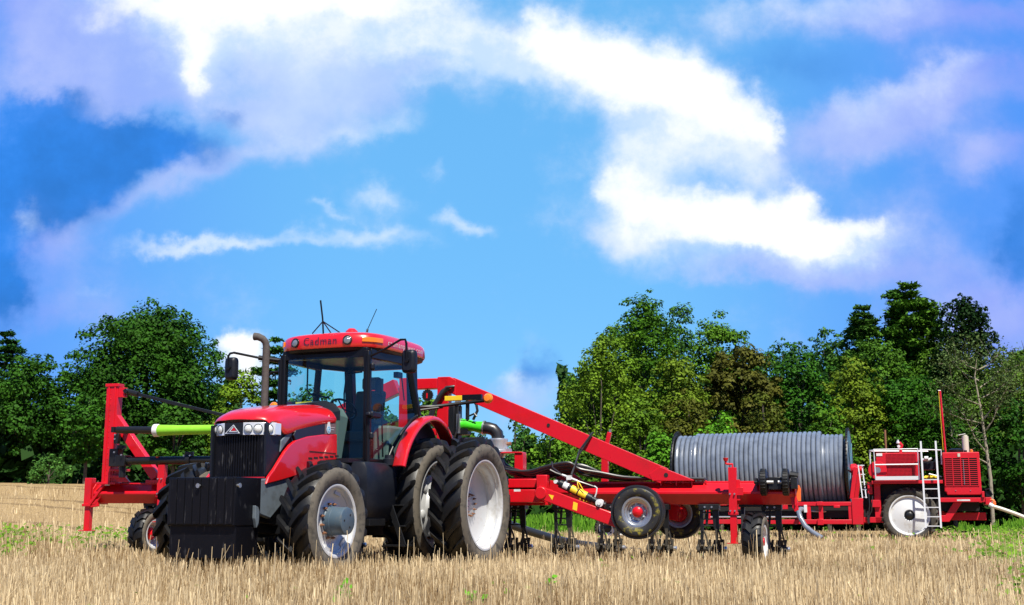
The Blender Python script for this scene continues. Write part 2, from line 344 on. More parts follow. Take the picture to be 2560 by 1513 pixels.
TAN = 0.43
def wedge(n, y0, y1, margin=1.0, x_rng=None):
    y = np.sqrt(rng.uniform(y0 * y0, y1 * y1, n)); x = rng.uniform(-1, 1, n) * (y * TAN + margin)
    return x, y
def stalks(x, y, h, wd, lean, rows=True):
    n = len(x)
    z = terrain(x, y)
    a = rng.uniform(0, 2 * pi, n); lx = np.cos(a) * lean * h; ly = np.sin(a) * lean * h
    th = rng.uniform(-.9, .9, n); dx = np.cos(th) * wd / 2; dy = np.sin(th) * wd / 2
    b = np.stack([x, y, z - .02], 1); t = np.stack([x + lx, y + ly, z + h * np.sqrt(np.maximum(1 - lean ** 2, .05))], 1)
    d = np.stack([dx, dy, 0 * dx], 1)
    return np.stack([b - d, b + d, t + d * .75, t - d * .75], 1).reshape(-1, 3)
def make_stubble():
    vs = []; ts = []
    for n, y0, y1, wd, hm in ((46000, 5.5, 10, .0047, .215), (66000, 10, 17, .006, .235), (60000, 17, 30, .0095, .235), (36000, 30, 54, .018, .2)):
        x, y = wedge(n, y0, y1)
        rx = np.round((x + .25 * y) / .17) * .17 - .25 * y + rng.normal(0, .035, n); x = rx
        keep = ~((x / y < -.10) & (y > 34) & (rng.random(n) < .75)); keep &= (rng.random(n) < .45 + .55 * (np.sin(x * 1.7 + np.sin(y * .9) * 1.5) * np.sin(y * 1.3 + x * .4) > -.35))
        x, y = x[keep], y[keep]; n = len(x)
        h = hm * np.clip(rng.normal(1, .22, n), .35, 1.7); long_ = rng.random(n) < .02; h[long_] *= rng.uniform(1.3, 2.1, long_.sum())
        lean = np.abs(rng.normal(0, .16, n)); fl = rng.random(n) < .10; lean[fl] = rng.uniform(.5, .95, fl.sum())
        lean = np.clip(lean, 0, .97)
        big = rng.random(n) < .10; w_ = wd * np.where(big, rng.uniform(1.2, 1.9, n), rng.uniform(.5, 1.1, n)); h = h * np.where(big, 1.08, 1.0)
        vs.append(stalks(x, y, h, w_, lean))
        ts.append(np.clip(np.where(big, rng.beta(2.5, 1.0, n), rng.beta(1.0, 1.5, n)) + .25 * np.sin(x * .8 + y * .5) * .5, 0, 1))
    m = leaf_mat('straw', (.21, .13, .058), (.84, .68, .42), .15, .8)
    o = quads_object('stubble', np.concatenate(vs), m, np.concatenate(ts)); o['kind'] = 'stuff'
make_stubble()
def leaves_at(P, Nn, size, asp=1.0, jitter=.35):       # quads at points P facing Nn
    n = len(P); Nn = Nn / (np.linalg.norm(Nn, axis=1, keepdims=True) + 1e-9)
    r = rng.normal(size=(n, 3)); a = np.cross(Nn, r); a /= (np.linalg.norm(a, axis=1, keepdims=True) + 1e-9); b = np.cross(Nn, a)
    s = (size * rng.uniform(.65, 1.35, n))[:, None] / 2
    j = lambda: 1 + rng.uniform(-jitter, jitter, (n, 1))
    q = [P - a * s * asp * j() , P - b * s * j(), P + a * s * asp * j(), P + b * s * j()]
    return np.stack(q, 1).reshape(-1, 3)
def make_weeds():
    P = []
    def patch(u, v0, v1, du, n, h):
        uu = rng.normal(u, du, n); vv = rng.uniform(v0, v1, n)
        Dg = np.linspace(8, 66, 500); vg = 1290 - (terrain((u - 1280) / FPX * Dg, Dg) + .16 - HCAM) * FPX / Dg; o_ = np.argsort(vg); D = np.interp(vv, vg[o_], Dg[o_]); x = (uu - 1280) / FPX * D
        keep = (np.sin(x * 2.1 + D * .7) + np.sin(x * .9 - D * 1.9) + rng.normal(0, .6, n)) > -.2
        x, D = x[keep], D[keep]
        P.append(np.stack([x, D, terrain(x, D) + rng.uniform(.08, h, len(x))], 1))
    patch(60, 1326, 1375, 150, 1250, .34); patch(240, 1333, 1358, 130, 800, .32); patch(20, 1378, 1395, 40, 300, .34)
    patch(2500, 1300, 1420, 55, 3000, .36); patch(2540, 1400, 1500, 40, 420, .32); patch(2430, 1308, 1350, 110, 1300, .34)
    patch(2180, 1330, 1420, 60, 80, .27); patch(1700, 1370, 1420, 200, 30, .24); patch(1500, 1390, 1500, 500, 60, .22); patch(700, 1390, 1500, 400, 30, .22)
    patch(1330, 1308, 1325, 60, 500, .3); patch(1580, 1325, 1345, 120, 160, .3); patch(2050, 1330, 1360, 250, 120, .22); patch(150, 1300, 1322, 160, 90, .2)
    P = np.concatenate(P); n = len(P)
    Nn = rng.normal(0, .5, (n, 3)) + np.array([0, -.5, 1]); sz = .04 + .0018 * P[:, 1]
    v = leaves_at(P, Nn, sz, .8)
    o = quads_object('weeds', v, leaf_mat('weed leaf', (.06, .14, .012), (.20, .36, .03), .3), rng.random(n)); o['kind'] = 'stuff'
make_weeds()
def weed_plant(u, v, hgt, nl, label):
    D = (HCAM - .16) * FPX / (v - 1290); x = (u - 1280) / FPX * D; z = float(terrain(x, D))
    t = empty('weed_plant', (x, D, z), label=label, cat='weed', group='broad leaved weeds in the stubble')
    mb = MB(); P = []
    for i in range(nl):
        a = rng.uniform(0, 2 * pi); r = rng.uniform(.02, .11); p = (r * cos(a), r * sin(a), hgt * rng.uniform(.55, 1.05)); P.append(p)
        mb.tube([(0, 0, 0), (p[0] * .4, p[1] * .4, p[2] * .6), p], .003, 5)
    mb.build('stem', M['weedstem'], t)
    P = np.array(P); P = np.repeat(P, 3, 0) + rng.normal(0, .018, (nl * 3, 3))
    quads_object('foliage', leaves_at(P, rng.normal(0, .5, (len(P), 3)) + np.array([0, -.8, .9]), np.full(len(P), .055), .85), M['weedleaf'], rng.random(len(P)), t)
M['weedstem'] = mat('weed stem', (.10, .24, .03), .6); M['weedleaf'] = leaf_mat('broad weed leaf', (.10, .30, .015), (.20, .50, .04), .3)
weed_plant(862, 1490, .28, 9, 'bright green broad-leaved weed in the foreground stubble below the front wheel')
weed_plant(1182, 1502, .27, 7, 'green weed at the bottom edge of the stubble below the dual wheels')
weed_plant(1376, 1462, .25, 5, 'small single-stemmed green weed in stubble below the hydraulic cylinder')
weed_plant(2185, 1395, .24, 8, 'green weed clump in stubble in front of the white disc wheel')

# ---------------------------------------------------------------- trees
def crown_pts(lumps, per, flat=1.0, under=-.35):
    P = []; Nn = []; T = []
    for c, r, tl in lumps:
        n = max(12, int(per * (r ** 1.6))); d = rng.normal(size=(n, 3)); d /= np.linalg.norm(d, axis=1, keepdims=True)
        d = d[d[:, 2] > under + rng.uniform(-.3, .3, len(d))]; n = len(d)
        rr = r * (1 - .55 * rng.random(n) ** 2.2); sc = np.array([1, 1, flat])
        wob = 1 + .22 * np.sin(d[:, :1] * 7 + c[0] * 3) * np.sin(d[:, 2:3] * 6 + c[1] * 2)
        P.append(c + d * rr[:, None] * sc * wob); Nn.append(d * 1.0 + np.array([0, 0, .45]) + rng.normal(0, .36, (n, 3))); T.append(np.clip(tl + rng.normal(0, .15, n), 0, 1))
    return np.concatenate(P), np.concatenate(Nn), np.concatenate(T)
def tree(u, top, wpx, D, label, dark, light, kind='broad', cb=.12, per=370, leaf=.15, name='deciduous_tree', nl=70, group='trees along the field edge', bark='bark', trunk_r=None, cat='tree', base_v=None):
    p = at(u, top - (12 if kind == 'broad' else 4), D); x = p.x; zg = float(terrain(x, D)); H = p.z - zg; W = wpx / FPX * D
    t = empty(name, (x, D, zg), label=label, cat=cat, group=group)
    tm = MB(); L = []; tr = trunk_r or .010 * H + .04
    zt = lambda f: H * f
    bend = [(0, 0, -.3)] + [(rng.normal(0, .05) * f * W * .3, rng.normal(0, .05) * f * W, zt(f)) for f in (.12, .3, .5, .72, .88)]
    tm.tube(bend, [tr * 1.3, tr, tr * .85, tr * .6, tr * .35, tr * .12], 8)
    if kind == 'broad':
        rz = H * (1 - cb) / 2; cz = H * cb + rz; br = max(.45, min(W, 2 * rz) * .135)
        for i in range(nl):
            d = rng.normal(size=3); d /= np.linalg.norm(d); q = rng.uniform(.55, 1.0) ** .7
            if d[2] < -.5: q *= .8
            r = br * rng.uniform(.65, 1.35); taper = 1.0 - .18 * max(0, d[2])
            c = np.array([d[0] * max(W / 2 - r * .75, .2) * q * taper, d[1] * max(W / 2 - r, .2) * q * taper, cz + d[2] * (rz - r * .8) * q])
            L.append((c, r, .5 + rng.normal(0, .16)))
        for i in range(int(nl * .5)):                # twig clumps that break the outline
            d = rng.normal(size=3); d /= np.linalg.norm(d); d[2] = abs(d[2]) * .9 if rng.random() < .7 else d[2]
            r = br * rng.uniform(.28, .5); c = np.array([d[0] * W / 2 * .97, d[1] * W / 2 * .97, cz + d[2] * rz * .98]); L.append((c, r, .5 + rng.normal(0, .16)))
        for i in range(9):
            c = L[int(rng.integers(0, nl))][0]; z0 = max(H * .12, c[2] * .45); tm.tube([(0, 0, z0), tuple(c * np.array([.45, .45, 1]) * np.array([1, 1, .8]) + np.array([0, 0, z0 * .15])), tuple(c)], [tr * .45, tr * .28, tr * .06], 6)
        P, Nn, T = crown_pts(L, per, .85)
        asp = 1.0
    elif kind == 'willow':
        for i in range(nl):
            f = rng.uniform(cb, .97); e = (1 - (2 * f - .85) ** 2 * .55) * (1 if f < .75 else max(.1, (1 - f) / .25)); a = rng.uniform(0, 2 * pi); q = math.sqrt(rng.uniform(.15, 1))
            r = W * .075 * rng.uniform(.7, 1.3); L.append((np.array([cos(a) * W / 2 * e * q, sin(a) * W / 2 * e * q, H * f - r * .8]), r, .5 + rng.normal(0, .2)))
        P, Nn, T = crown_pts(L, per, 1.7, -.8); asp = .55
        for i in range(12):
            c = L[i][0]; tm.tube([(0, 0, c[2] * .35), tuple(c * .6 + np.array([0, 0, c[2] * .2])), tuple(c)], [tr * .4, tr * .25, tr * .08], 6)
    elif kind == 'pine':
        P = []; Nn = []; T = []; lv = np.linspace(cb, .99, max(14, int(H * 1.55)))
        for f in lv:
            Rr = W / 2 * (1 - f) ** .52 * 1.12 * rng.uniform(.5, 1.2) + .2
            for b_ in range(int(rng.integers(5, 8))):
                a = rng.uniform(0, 2 * pi); rl = Rr * rng.uniform(.45, 1.15); z0 = H * f; tip = np.array([cos(a) * rl, sin(a) * rl, z0 + rl * rng.uniform(-.05, .22)])
                tm.tube([(0, 0, z0 - .1), tuple(tip)], [tr * .22, .01], 5)
                n = max(8, int(rl * per * .55)); s_ = rng.uniform(.15, 1, n) ** .7
                q = np.array([0, 0, z0]) + (tip - np.array([0, 0, z0])) * s_[:, None] + rng.normal(0, 1, (n, 3)) * np.array([.2, .2, .10]) * (.45 + .5 * min(rl, 2.0))
                P.append(q); Nn.append(rng.normal(0, .55, (n, 3)) + np.array([0, 0, 1.0])); T.append(np.clip(.5 + rng.normal(0, .25, n), 0, 1))
        P = np.concatenate(P); Nn = np.concatenate(Nn); T = np.concatenate(T); asp = .42
    elif kind == 'sparse':
        P = []; Nn = []; T = []
        tm = MB(); path = [(0, 0, -.2), (.02, 0, H * .3), (-.12, 0, H * .5), (-.25, 0, H * .68), (-.45, 0, H * .86), (-.3, 0, H * .96)]
        tm.tube(path, [tr, tr * .9, tr * .8, tr * .6, tr * .35, tr * .1], 8)
        ends = []
        for z0, a, ln, up in ((.38, pi * .97, .75, .16), (.44, pi * 1.1, .5, .2), (.6, pi * .9, .9, .09), (.62, .2, .5, .2), (.7, pi, .8, .12), (.74, 0, .8, .14), (.8, .4, .7, .14), (.84, pi * .8, .6, .13), (.55, -.5, .4, .2), (.9, pi, .5, .08), (.9, 0, .5, .09)):
            ln *= W / 2; s0 = np.array([-.25 * (z0 / .7) + .05, 0, H * z0]); e1 = s0 + np.array([cos(a) * ln * .5, sin(a) * ln * .5, H * up * .35]); e2 = s0 + np.array([cos(a) * ln, sin(a) * ln, H * up])
            tm.tube([s0, e1, e2], [tr * .42, tr * .3, tr * .08], 6); ends += [e1 * .4 + e2 * .6, e2]
            for k_ in range(8):
                q = e1 + (e2 - e1) * rng.uniform(0, 1); e3 = q + rng.normal(0, .45, 3) + np.array([0, 0, .3]); tm.tube([q, e3], [tr * .12, .008], 4); ends.append(e3)
        for e in ends:
            n = int(per * .4) if e[2] > H * .62 else int(per * .1); P.append(e + rng.normal(0, .36, (n, 3)) * np.array([1, 1, .6])); Nn.append(rng.normal(0, .7, (n, 3)) + np.array([0, 0, .8])); T.append(np.clip(.5 + rng.normal(0, .3, n), 0, 1))
        P = np.concatenate(P); Nn = np.concatenate(Nn); T = np.concatenate(T); asp = .7
    elif kind == 'bare':
        P = None
        for k_ in range(26):
            a = rng.uniform(0, 2 * pi); z0 = H * rng.uniform(.4, .9); ln = W / 2 * rng.uniform(.4, 1); e = np.array([cos(a) * ln, sin(a) * ln, min(H, z0 + ln * 1.1)])
            tm.tube([(0, 0, z0), tuple(e * .5 + np.array([0, 0, z0 * .5])), tuple(e)], [tr * .3, tr * .2, .012], 5)
            for j in range(4): tm.tube([tuple(e * .7 + np.array([0, 0, z0 * .3])), tuple(e + rng.normal(0, .3, 3) + np.array([0, 0, .25]))], [.02, .008], 4)
    tm.build('trunk', M[bark], t)
    if P is not None:
        sz = np.full(len(P), leaf)
        quads_object('crown', leaves_at(P, Nn, sz, asp), leaf_mat('leaves ' + label[:30], dark, light, .12), T, t)
    return t
G = lambda r, g, b: (r, g, b)
dG, mG, lG = G(.014, .060, .010), G(.035, .125, .016), G(.075, .20, .022)
def warm(c, f):
    return None if c is None else (c[0] * 1.15 * f, c[1] * 1.15 * f, c[2] * .7 * f)
def T_(u, top, wpx, D, label, dark, light, *a, **k): return tree(u, top, wpx, D, label, warm(dark, .5), warm(light, .92), *a, **k)
# left of the tractor
T_(20, 836, 170, 74, 'dark pine at the far left, its tip above the other left trees', dG, G(.03, .11, .03), 'pine', cb=.3, per=370, leaf=.3, name='pine_tree')
T_(75, 893, 270, 65, 'rounded dark green tree at the left edge in front of the pine', G(.012, .055, .010), G(.04, .13, .016), nl=95, cb=.02, group='trees along the field edge')
T_(200, 925, 150, 76, 'distant bluish green tree in the gap left of the big maple', G(.03, .09, .035), G(.06, .15, .05), nl=40)
T_(376, 766, 400, 68, 'tallest left tree, a broad dark green maple behind the red mast', G(.011, .052, .008), G(.038, .125, .014), nl=170, cb=.02, per=340)
T_(225, 985, 150, 61.5, 'mid green tree leaning out at the foot of the big maple', G(.02, .08, .012), G(.05, .16, .02), nl=50, cb=.05)
T_(440, 1010, 170, 62, 'green shrubby tree behind the light green pipe', G(.018, .075, .010), G(.055, .16, .02), nl=55, cb=.02)
T_(125, 1140, 110, 59.5, 'pale green shrub at the foot of the left trees', G(.04, .13, .04), G(.09, .22, .06), 'willow', nl=45, cb=.0, per=520, leaf=.16, name='shrub', cat='shrub')
T_(605, 925, 130, 66, 'yellow-green tree between the left mirror and the exhaust pipe', G(.06, .15, .012), G(.17, .29, .03), nl=60, cb=.05)
T_(690, 850, 170, 72, 'dark pine directly behind the exhaust pipe', G(.018, .075, .02), G(.05, .15, .03), 'pine', cb=.1, per=340, leaf=.28, name='pine_tree')
T_(560, 1020, 110, 63, 'low yellowish shrub behind the left side of the hood', G(.05, .13, .012), G(.14, .25, .03), nl=36, cb=.0, name='shrub', cat='shrub')
T_(790, 965, 180, 68, 'tree seen through the left half of the windscreen', G(.025, .09, .012), G(.07, .19, .03), nl=50)
T_(910, 985, 170, 67, 'low tree seen through the windscreen behind the steering wheel', G(.03, .10, .015), G(.09, .22, .03), nl=50)
T_(1066, 995, 120, 66, 'small tree under the crossbar of the central mast', G(.04, .12, .015), G(.11, .24, .03), nl=40)
# the gap in the middle
T_(1195, 1085, 120, 68, 'low green tree behind the silver hose distributor', G(.03, .10, .02), G(.08, .2, .03), nl=36)
T_(1288, 1012, 130, 70, 'feathery tree standing alone in the gap under the diagonal beam', G(.03, .11, .03), G(.08, .22, .05), 'willow', nl=40, cb=.25, per=370, leaf=.2)
T_(1375, 1060, 150, 66, 'yellow-green bushy tree under the diagonal beam beside the lone tree', G(.05, .14, .015), G(.13, .27, .03), nl=45, cb=.0)
T_(1440, 1120, 130, 62, 'low shrub behind the black hoses', G(.04, .12, .012), G(.10, .23, .025), nl=36, cb=.0, name='shrub', cat='shrub')
# right wood
T_(1500, 835, 260, 69, 'light yellow-green willowy tree at the left end of the right wood', G(.06, .135, .012), G(.17, .29, .03), 'willow', nl=150, trunk_r=.09, cb=.0, per=380, leaf=.2)
T_(1600, 735, 250, 77, 'tall dome-shaped dark green tree crowning the left end of the right wood', G(.022, .085, .008), G(.065, .175, .014), nl=120, cb=.25, per=320)
T_(1440, 930, 110, 74, 'slim bluish green tree at the outer left edge of the right wood', G(.03, .11, .03), G(.07, .19, .05), nl=40, cb=.1)
T_(1695, 760, 150, 82, 'bluish green tree behind the dome-shaped tree', G(.03, .10, .03), G(.07, .19, .05), nl=50, cb=.3)
T_(1790, 785, 200, 79, 'open-crowned light green tree right of the dome-shaped tree', G(.05, .14, .018), G(.12, .27, .03), nl=75, cb=.25)
T_(1690, 890, 210, 71, 'olive green tree below the dome-shaped tree', G(.06, .125, .012), G(.155, .24, .03), nl=80, cb=.1)
T_(1850, 862, 210, 72, 'rusty brown tree in the middle of the right wood', G(.052, .062, .014), G(.115, .118, .030), nl=90, cb=.25, per=360, leaf=.2)
T_(1715, 985, 190, 67, 'dark olive and brown tree behind the left end of the hose reel', G(.05, .065, .012), G(.115, .13, .025), nl=70, cb=.05)
T_(1600, 1000, 170, 66.5, 'green tree behind the lower end of the diagonal beam', G(.045, .115, .012), G(.12, .23, .025), nl=60, cb=.0)
T_(1795, 1025, 140, 62, 'bright green bush just above the hose reel', G(.05, .17, .012), G(.13, .35, .03), nl=50, cb=.0, name='shrub', cat='shrub')
T_(1655, 1075, 140, 61.5, 'bright green bush left of the hose reel', G(.045, .15, .012), G(.11, .30, .03), nl=50, cb=.0, name='shrub', cat='shrub')
T_(1905, 985, 170, 66, 'brownish olive shrubby tree above the middle of the hose reel', G(.042, .068, .012), G(.105, .135, .025), nl=60, cb=.0)
T_(1990, 848, 230, 73, 'dark green tree right of the rusty brown tree', G(.016, .075, .010), G(.045, .155, .018), nl=100, cb=.1)
T_(1955, 835, 150, 86, 'far bluish tree on the skyline above the rusty brown tree', G(.03, .10, .045), G(.07, .17, .07), nl=45, cb=.3)
T_(2075, 815, 150, 82, 'far green tree on the skyline left of the pines', G(.03, .10, .03), G(.07, .18, .04), nl=45, cb=.3)
T_(2155, 770, 210, 80, 'shorter pine on the skyline left of the twin-topped pine', G(.03, .10, .02), G(.08, .19, .035), 'pine', cb=.3, per=340, leaf=.3, name='pine_tree')
T_(2275, 716, 300, 79, 'tallest pine of the right wood, upper of its twin tops', G(.03, .105, .014), G(.10, .23, .03), 'pine', cb=.25, per=380, leaf=.32, name='pine_tree')
T_(2240, 728, 170, 79.5, 'pine with the left one of the twin tops', G(.025, .095, .018), G(.07, .19, .03), 'pine', cb=.4, per=340, leaf=.28, name='pine_tree')
T_(2405, 742, 155, 75, 'very dark round-crowned tree right of the tallest pine', G(.004, .018, .005), G(.012, .042, .009), nl=120, cb=.5)
T_(2255, 925, 270, 69, 'dark green layered maple behind the red platform', G(.014, .07, .007), G(.048, .16, .014), nl=110, cb=.05)
T_(2125, 905, 210, 68, 'yellow-green tree with orange tints above the right end of the hose reel', G(.055, .125, .012), G(.155, .23, .025), nl=80, cb=.05)
T_(2060, 1010, 160, 65, 'green shrubby tree behind the right flange of the hose reel', G(.03, .10, .010), G(.09, .22, .02), nl=55, cb=.0)
T_(1535, 800, 210, 74, 'mid green tree filling the left shoulder of the right wood', G(.05, .125, .012), G(.13, .25, .025), nl=90, cb=.05, per=320)
T_(1470, 900, 180, 71.5, 'green tree at the left foot of the right wood behind the diagonal beam', G(.045, .125, .015), G(.12, .25, .03), nl=70, cb=.02, per=320)
T_(1900, 875, 210, 76, 'green tree between the rusty brown tree and the dark green tree', G(.03, .10, .012), G(.09, .21, .025), nl=80, cb=.05, per=320)
T_(2195, 830, 230, 75, 'broad green tree below the twin-topped pine', G(.03, .10, .012), G(.085, .20, .025), nl=90, cb=.05, per=320)
T_(2335, 830, 190, 77, 'light green tree between the tallest pine and the very dark tree', G(.04, .115, .014), G(.11, .24, .03), nl=80, cb=.05, per=320)
T_(2480, 870, 170, 76, 'olive tree on the skyline right of the very dark tree', G(.04, .105, .012), G(.11, .21, .03), nl=70, cb=.05, per=320)
T_(2455, 885, 230, 63, 'pale sparse tree with a forked white trunk behind the engine housing', G(.055, .11, .04), G(.125, .19, .09), 'sparse', per=170, leaf=.12, bark='palebark', trunk_r=.10)
T_(2545, 855, 200, 73, 'green tree at the right edge of the wood', G(.04, .11, .012), G(.11, .21, .03), nl=80, cb=.1)
T_(2420, 900, 190, 74, 'olive green tree below the very dark round-crowned tree', G(.035, .095, .012), G(.09, .19, .025), nl=80, cb=.1)
T_(2540, 1000, 170, 67, 'dark green tree low at the right edge', G(.010, .05, .007), G(.03, .11, .012), nl=70, cb=.08)
T_(2370, 1010, 170, 67.5, 'dark green tree behind the engine housing', G(.011, .055, .007), G(.035, .12, .012), nl=70, cb=.05)
T_(2542, 830, 90, 78, 'bare grey twigs of a dead tree at the right edge of the skyline', None, None, 'bare', trunk_r=.07, name='dead_tree')
def make_undergrowth():
    P = []
    for u0, u1, v, D, n in ((-150, 720, 1010, 80, 9000), (600, 1180, 1060, 76, 4500), (1150, 1420, 1130, 78, 2500), (1400, 2750, 930, 88, 16000), (-150, 620, 1130, 66, 7000), (1450, 2750, 1150, 72, 8000), (1120, 1480, 1235, 64, 1500)):
        u = rng.uniform(u0, u1, n); y = D + rng.normal(0, .9, n); x = (u - 1280) / FPX * y; zg = terrain(x, y)
        top = (1290 - v) / FPX * D + HCAM - zg + .9 * np.sin(x * .9) + .6 * np.sin(x * 2.3); P.append(np.stack([x, y, zg + rng.random(n) ** .9 * np.maximum(top, .8)], 1))
    P = np.concatenate(P); n = len(P)
    v = leaves_at(P, rng.normal(0, .6, (n, 3)) + np.array([0, -.5, .7]), np.full(n, .62), .9)
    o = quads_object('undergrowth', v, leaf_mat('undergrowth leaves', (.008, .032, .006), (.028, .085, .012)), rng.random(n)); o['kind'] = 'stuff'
    # tall grass along the foot of the wood
    x = []; y = []
    for u0, u1, D0, D1, n in ((1130, 1700, 50, 60, 9000), (2380, 2750, 50, 62, 4500)):
        yy = rng.uniform(D0, D1, n); uu = rng.uniform(u0, u1, n); x.append((uu - 1280) / FPX * yy); y.append(yy)
    x = np.concatenate(x); y = np.concatenate(y); n = len(x)
    h = rng.uniform(.15, 1.0, n) ** 1.3 * np.where(y > 54, 1.0, .5) * (.7 + .3 * np.sin(x * .8)); h = np.where(x < -5, h * .4, h)
    o = quads_object('grass', stalks(x, y, h, .06, np.abs(rng.normal(0, .3, n)).clip(0, .9)), leaf_mat('tall grass', (.05, .16, .012), (.18, .38, .03), .3), rng.random(n)); o['kind'] = 'stuff'
make_undergrowth()
# ---------------------------------------------------------------- wheels
def tread_lugs(mb, Rr, hw, nlug, k, lw, lh, curl=.12, y0=.015):   # chevron bars, wheel axis = local y
    for side in (-1, 1):
        for i in range(nlug):
            f0 = 2 * pi * (i + (.5 if side > 0 else 0)) / nlug
            secs = []
            for q in np.linspace(0, 1, 6):
                y = y0 + (hw - y0) * min(1, q * 1.12); a = f0 + k * (q ** .85); drop = (max(0, q - .72) / .28) ** 2 * curl
                rt = Rr - drop * .55; rb = Rr - lh - drop
                if q > .9: y = hw * 1.0
                da = lw / Rr / 2 * (1.25 - .3 * q)
                P = lambda an, r, yy: (r * cos(an), side * yy, r * sin(an))
                secs.append([P(a - da * 1.25, rb, y), P(a - da * .75, rt, y), P(a + da * .75, rt, y), P(a + da * 1.25, rb, y)])
            mb.loft(secs, smooth=False)
def make_tyre(Rr, hw, rr, nlug, k, lw, lh, name='tyre', parent=None, mats=None, bulge=.04, kind='ag', gstain=False):
    mb = MB(); A = (0, 1, 0); o = (0, 0, 0); Rc = Rr - lh
    crown = [(Rc - .035, -hw * .98), (Rc - .012, -hw * .8), (Rc, -hw * .4), (Rc, hw * .4), (Rc - .012, hw * .8), (Rc - .035, hw * .98)]
    mb.lathe(crown, o, A, 72)
    mb.cm = 0
    if kind == 'ag': tread_lugs(mb, Rr, hw, nlug, k, lw, lh, curl=(Rr - rr) * .33)
    elif kind == 'block':
        for i in range(nlug):
            for side in (-1, 1):
                f0 = 2 * pi * (i + (.5 if side > 0 else 0)) / nlug; secs = []
                for q in np.linspace(0, 1, 5):
                    y = .012 + (hw * 1.0 - .012) * q; a = f0 + k * (q if q < .55 else .55 + (q - .55) * .2); dr = (max(0, q - .8) / .2) * .05; da = lw / Rr / 2
                    P = lambda an, r, yy: (r * cos(an), side * yy, r * sin(an))
                    secs.append([P(a - da, Rc - .03 - dr, y), P(a - da, Rr - dr * .6, y), P(a + da, Rr - dr * .6, y), P(a + da, Rc - .03 - dr, y)])
                mb.loft(secs, smooth=False)
    elif kind == 'rib':
        for y in (-.72, -.36, 0, .36, .72):
            mb.lathe([(Rc - .01, (y - .14) * hw), (Rr, (y - .12) * hw), (Rr, (y + .12) * hw), (Rc - .01, (y + .14) * hw)], o, A, 72)
    mb.cm = 1
    t = Rr - rr
    for s in (-1, 1):
        mb.lathe([(Rc - .035, s * hw * .98), (Rc - t * .22, s * (hw + bulge * .6)), (rr + t * .42, s * (hw + bulge)), (rr + t * .14, s * (hw + bulge * .3)), (rr + .005, s * hw * .93)], o, A, 72)
    return mb.build(name, mats or [M['rubber'], M['sidewall']], parent, angle=50)
def rim_barrel(rr, hw, mats, parent, side=1, name='rim'):
    mb = MB()
    pr = [(rr + .012, hw * .93), (rr + .022, hw * .97), (rr, hw * .985), (rr - .022, hw * .93), (rr - .03, hw * .72), (rr - .055, hw * .66), (rr - .06, hw * .30), (rr - .085, hw * .22), (rr - .085, -hw * .22), (rr - .05, -hw * .5), (rr - .03, -hw * .8), (rr, -hw * .97)]
    mb.lathe(pr, (0, 0, 0), (0, 1, 0), 72)
    return mb.build(name, mats, parent, angle=50)
def bolts(mb, r, n, y, rad=.017, ln=.035, ph=0):
    mb.lathe([(r - rad * .9, y - .03), (r - rad * .9, y - .018), (r + rad * .9, y - .018), (r + rad * .9, y - .03)], (0, 0, 0), (0, 1, 0), 40)
    for i in range(n):
        a = 2 * pi * i / n + ph; c = (r * cos(a), y, r * sin(a)); mb.lathe([(0, -.026), (rad, -.026), (rad, ln * .55), (rad * .5, ln * .6), (rad * .5, ln), (0, ln)], c, (0, 1, 0), 6, smooth=False)
# ---------------------------------------------------------------- tractor
TR = empty('tractor', (-2.2, 19.6, 0.0), (0, 0, -pi / 2 - R(22.5)), label='large red tractor with dual rear wheels parked in the stubble', cat='tractor')
def rear_wheel(y, out, s):
    wm = MB(); hw = .25; dy = -.03 if out else .02
    d = (.20 * -1 + .2) if out else .0
    wm.lathe([(.565, .02), (.50, .0), (.30, -.035), (.22, -.035), (.2, -.02), (.0, -.02)], (0, 0, 0), (0, 1, 0), 60)
    if not out:
        wm.lathe([(.46, .02), (.46, .10), (.42, .13), (.30, .15), (.28, .20), (.16, .22), (.15, .5), (0, .5)], (0, 0, 0), (0, 1, 0), 40)
        for i in range(6):
            a = 2 * pi * i / 6; wm.lathe([(0, .02), (.075, .02), (.07, .15), (.05, .165), (0, .165)], (.40 * cos(a), 0, .40 * sin(a)), (0, 1, 0), 14)
    w_ = wm.build('wheel', M['rim'], TR, angle=40)
    w_.location = (0, y, 1.0); w_.rotation_euler = (0, R(rng.uniform(0, 40)), 0 if s > 0 else pi)
    make_tyre(1.02, hw, .67, 21, .27, .080, .075, parent=w_, bulge=.035)
    rim_barrel(.655, hw, M['rim'], w_)
    b = MB(); bolts(b, .16 if out else .5, 12 if out else 10, -.03 if out else .02, .016, .06); b.build('wheel_bolts', M['rust'], w_)
    return w_
for y, out, s in ((.95, 0, 1), (1.71, 1, 1), (-.95, 0, -1), (-1.71, 1, -1)): rear_wheel(y, out, s)
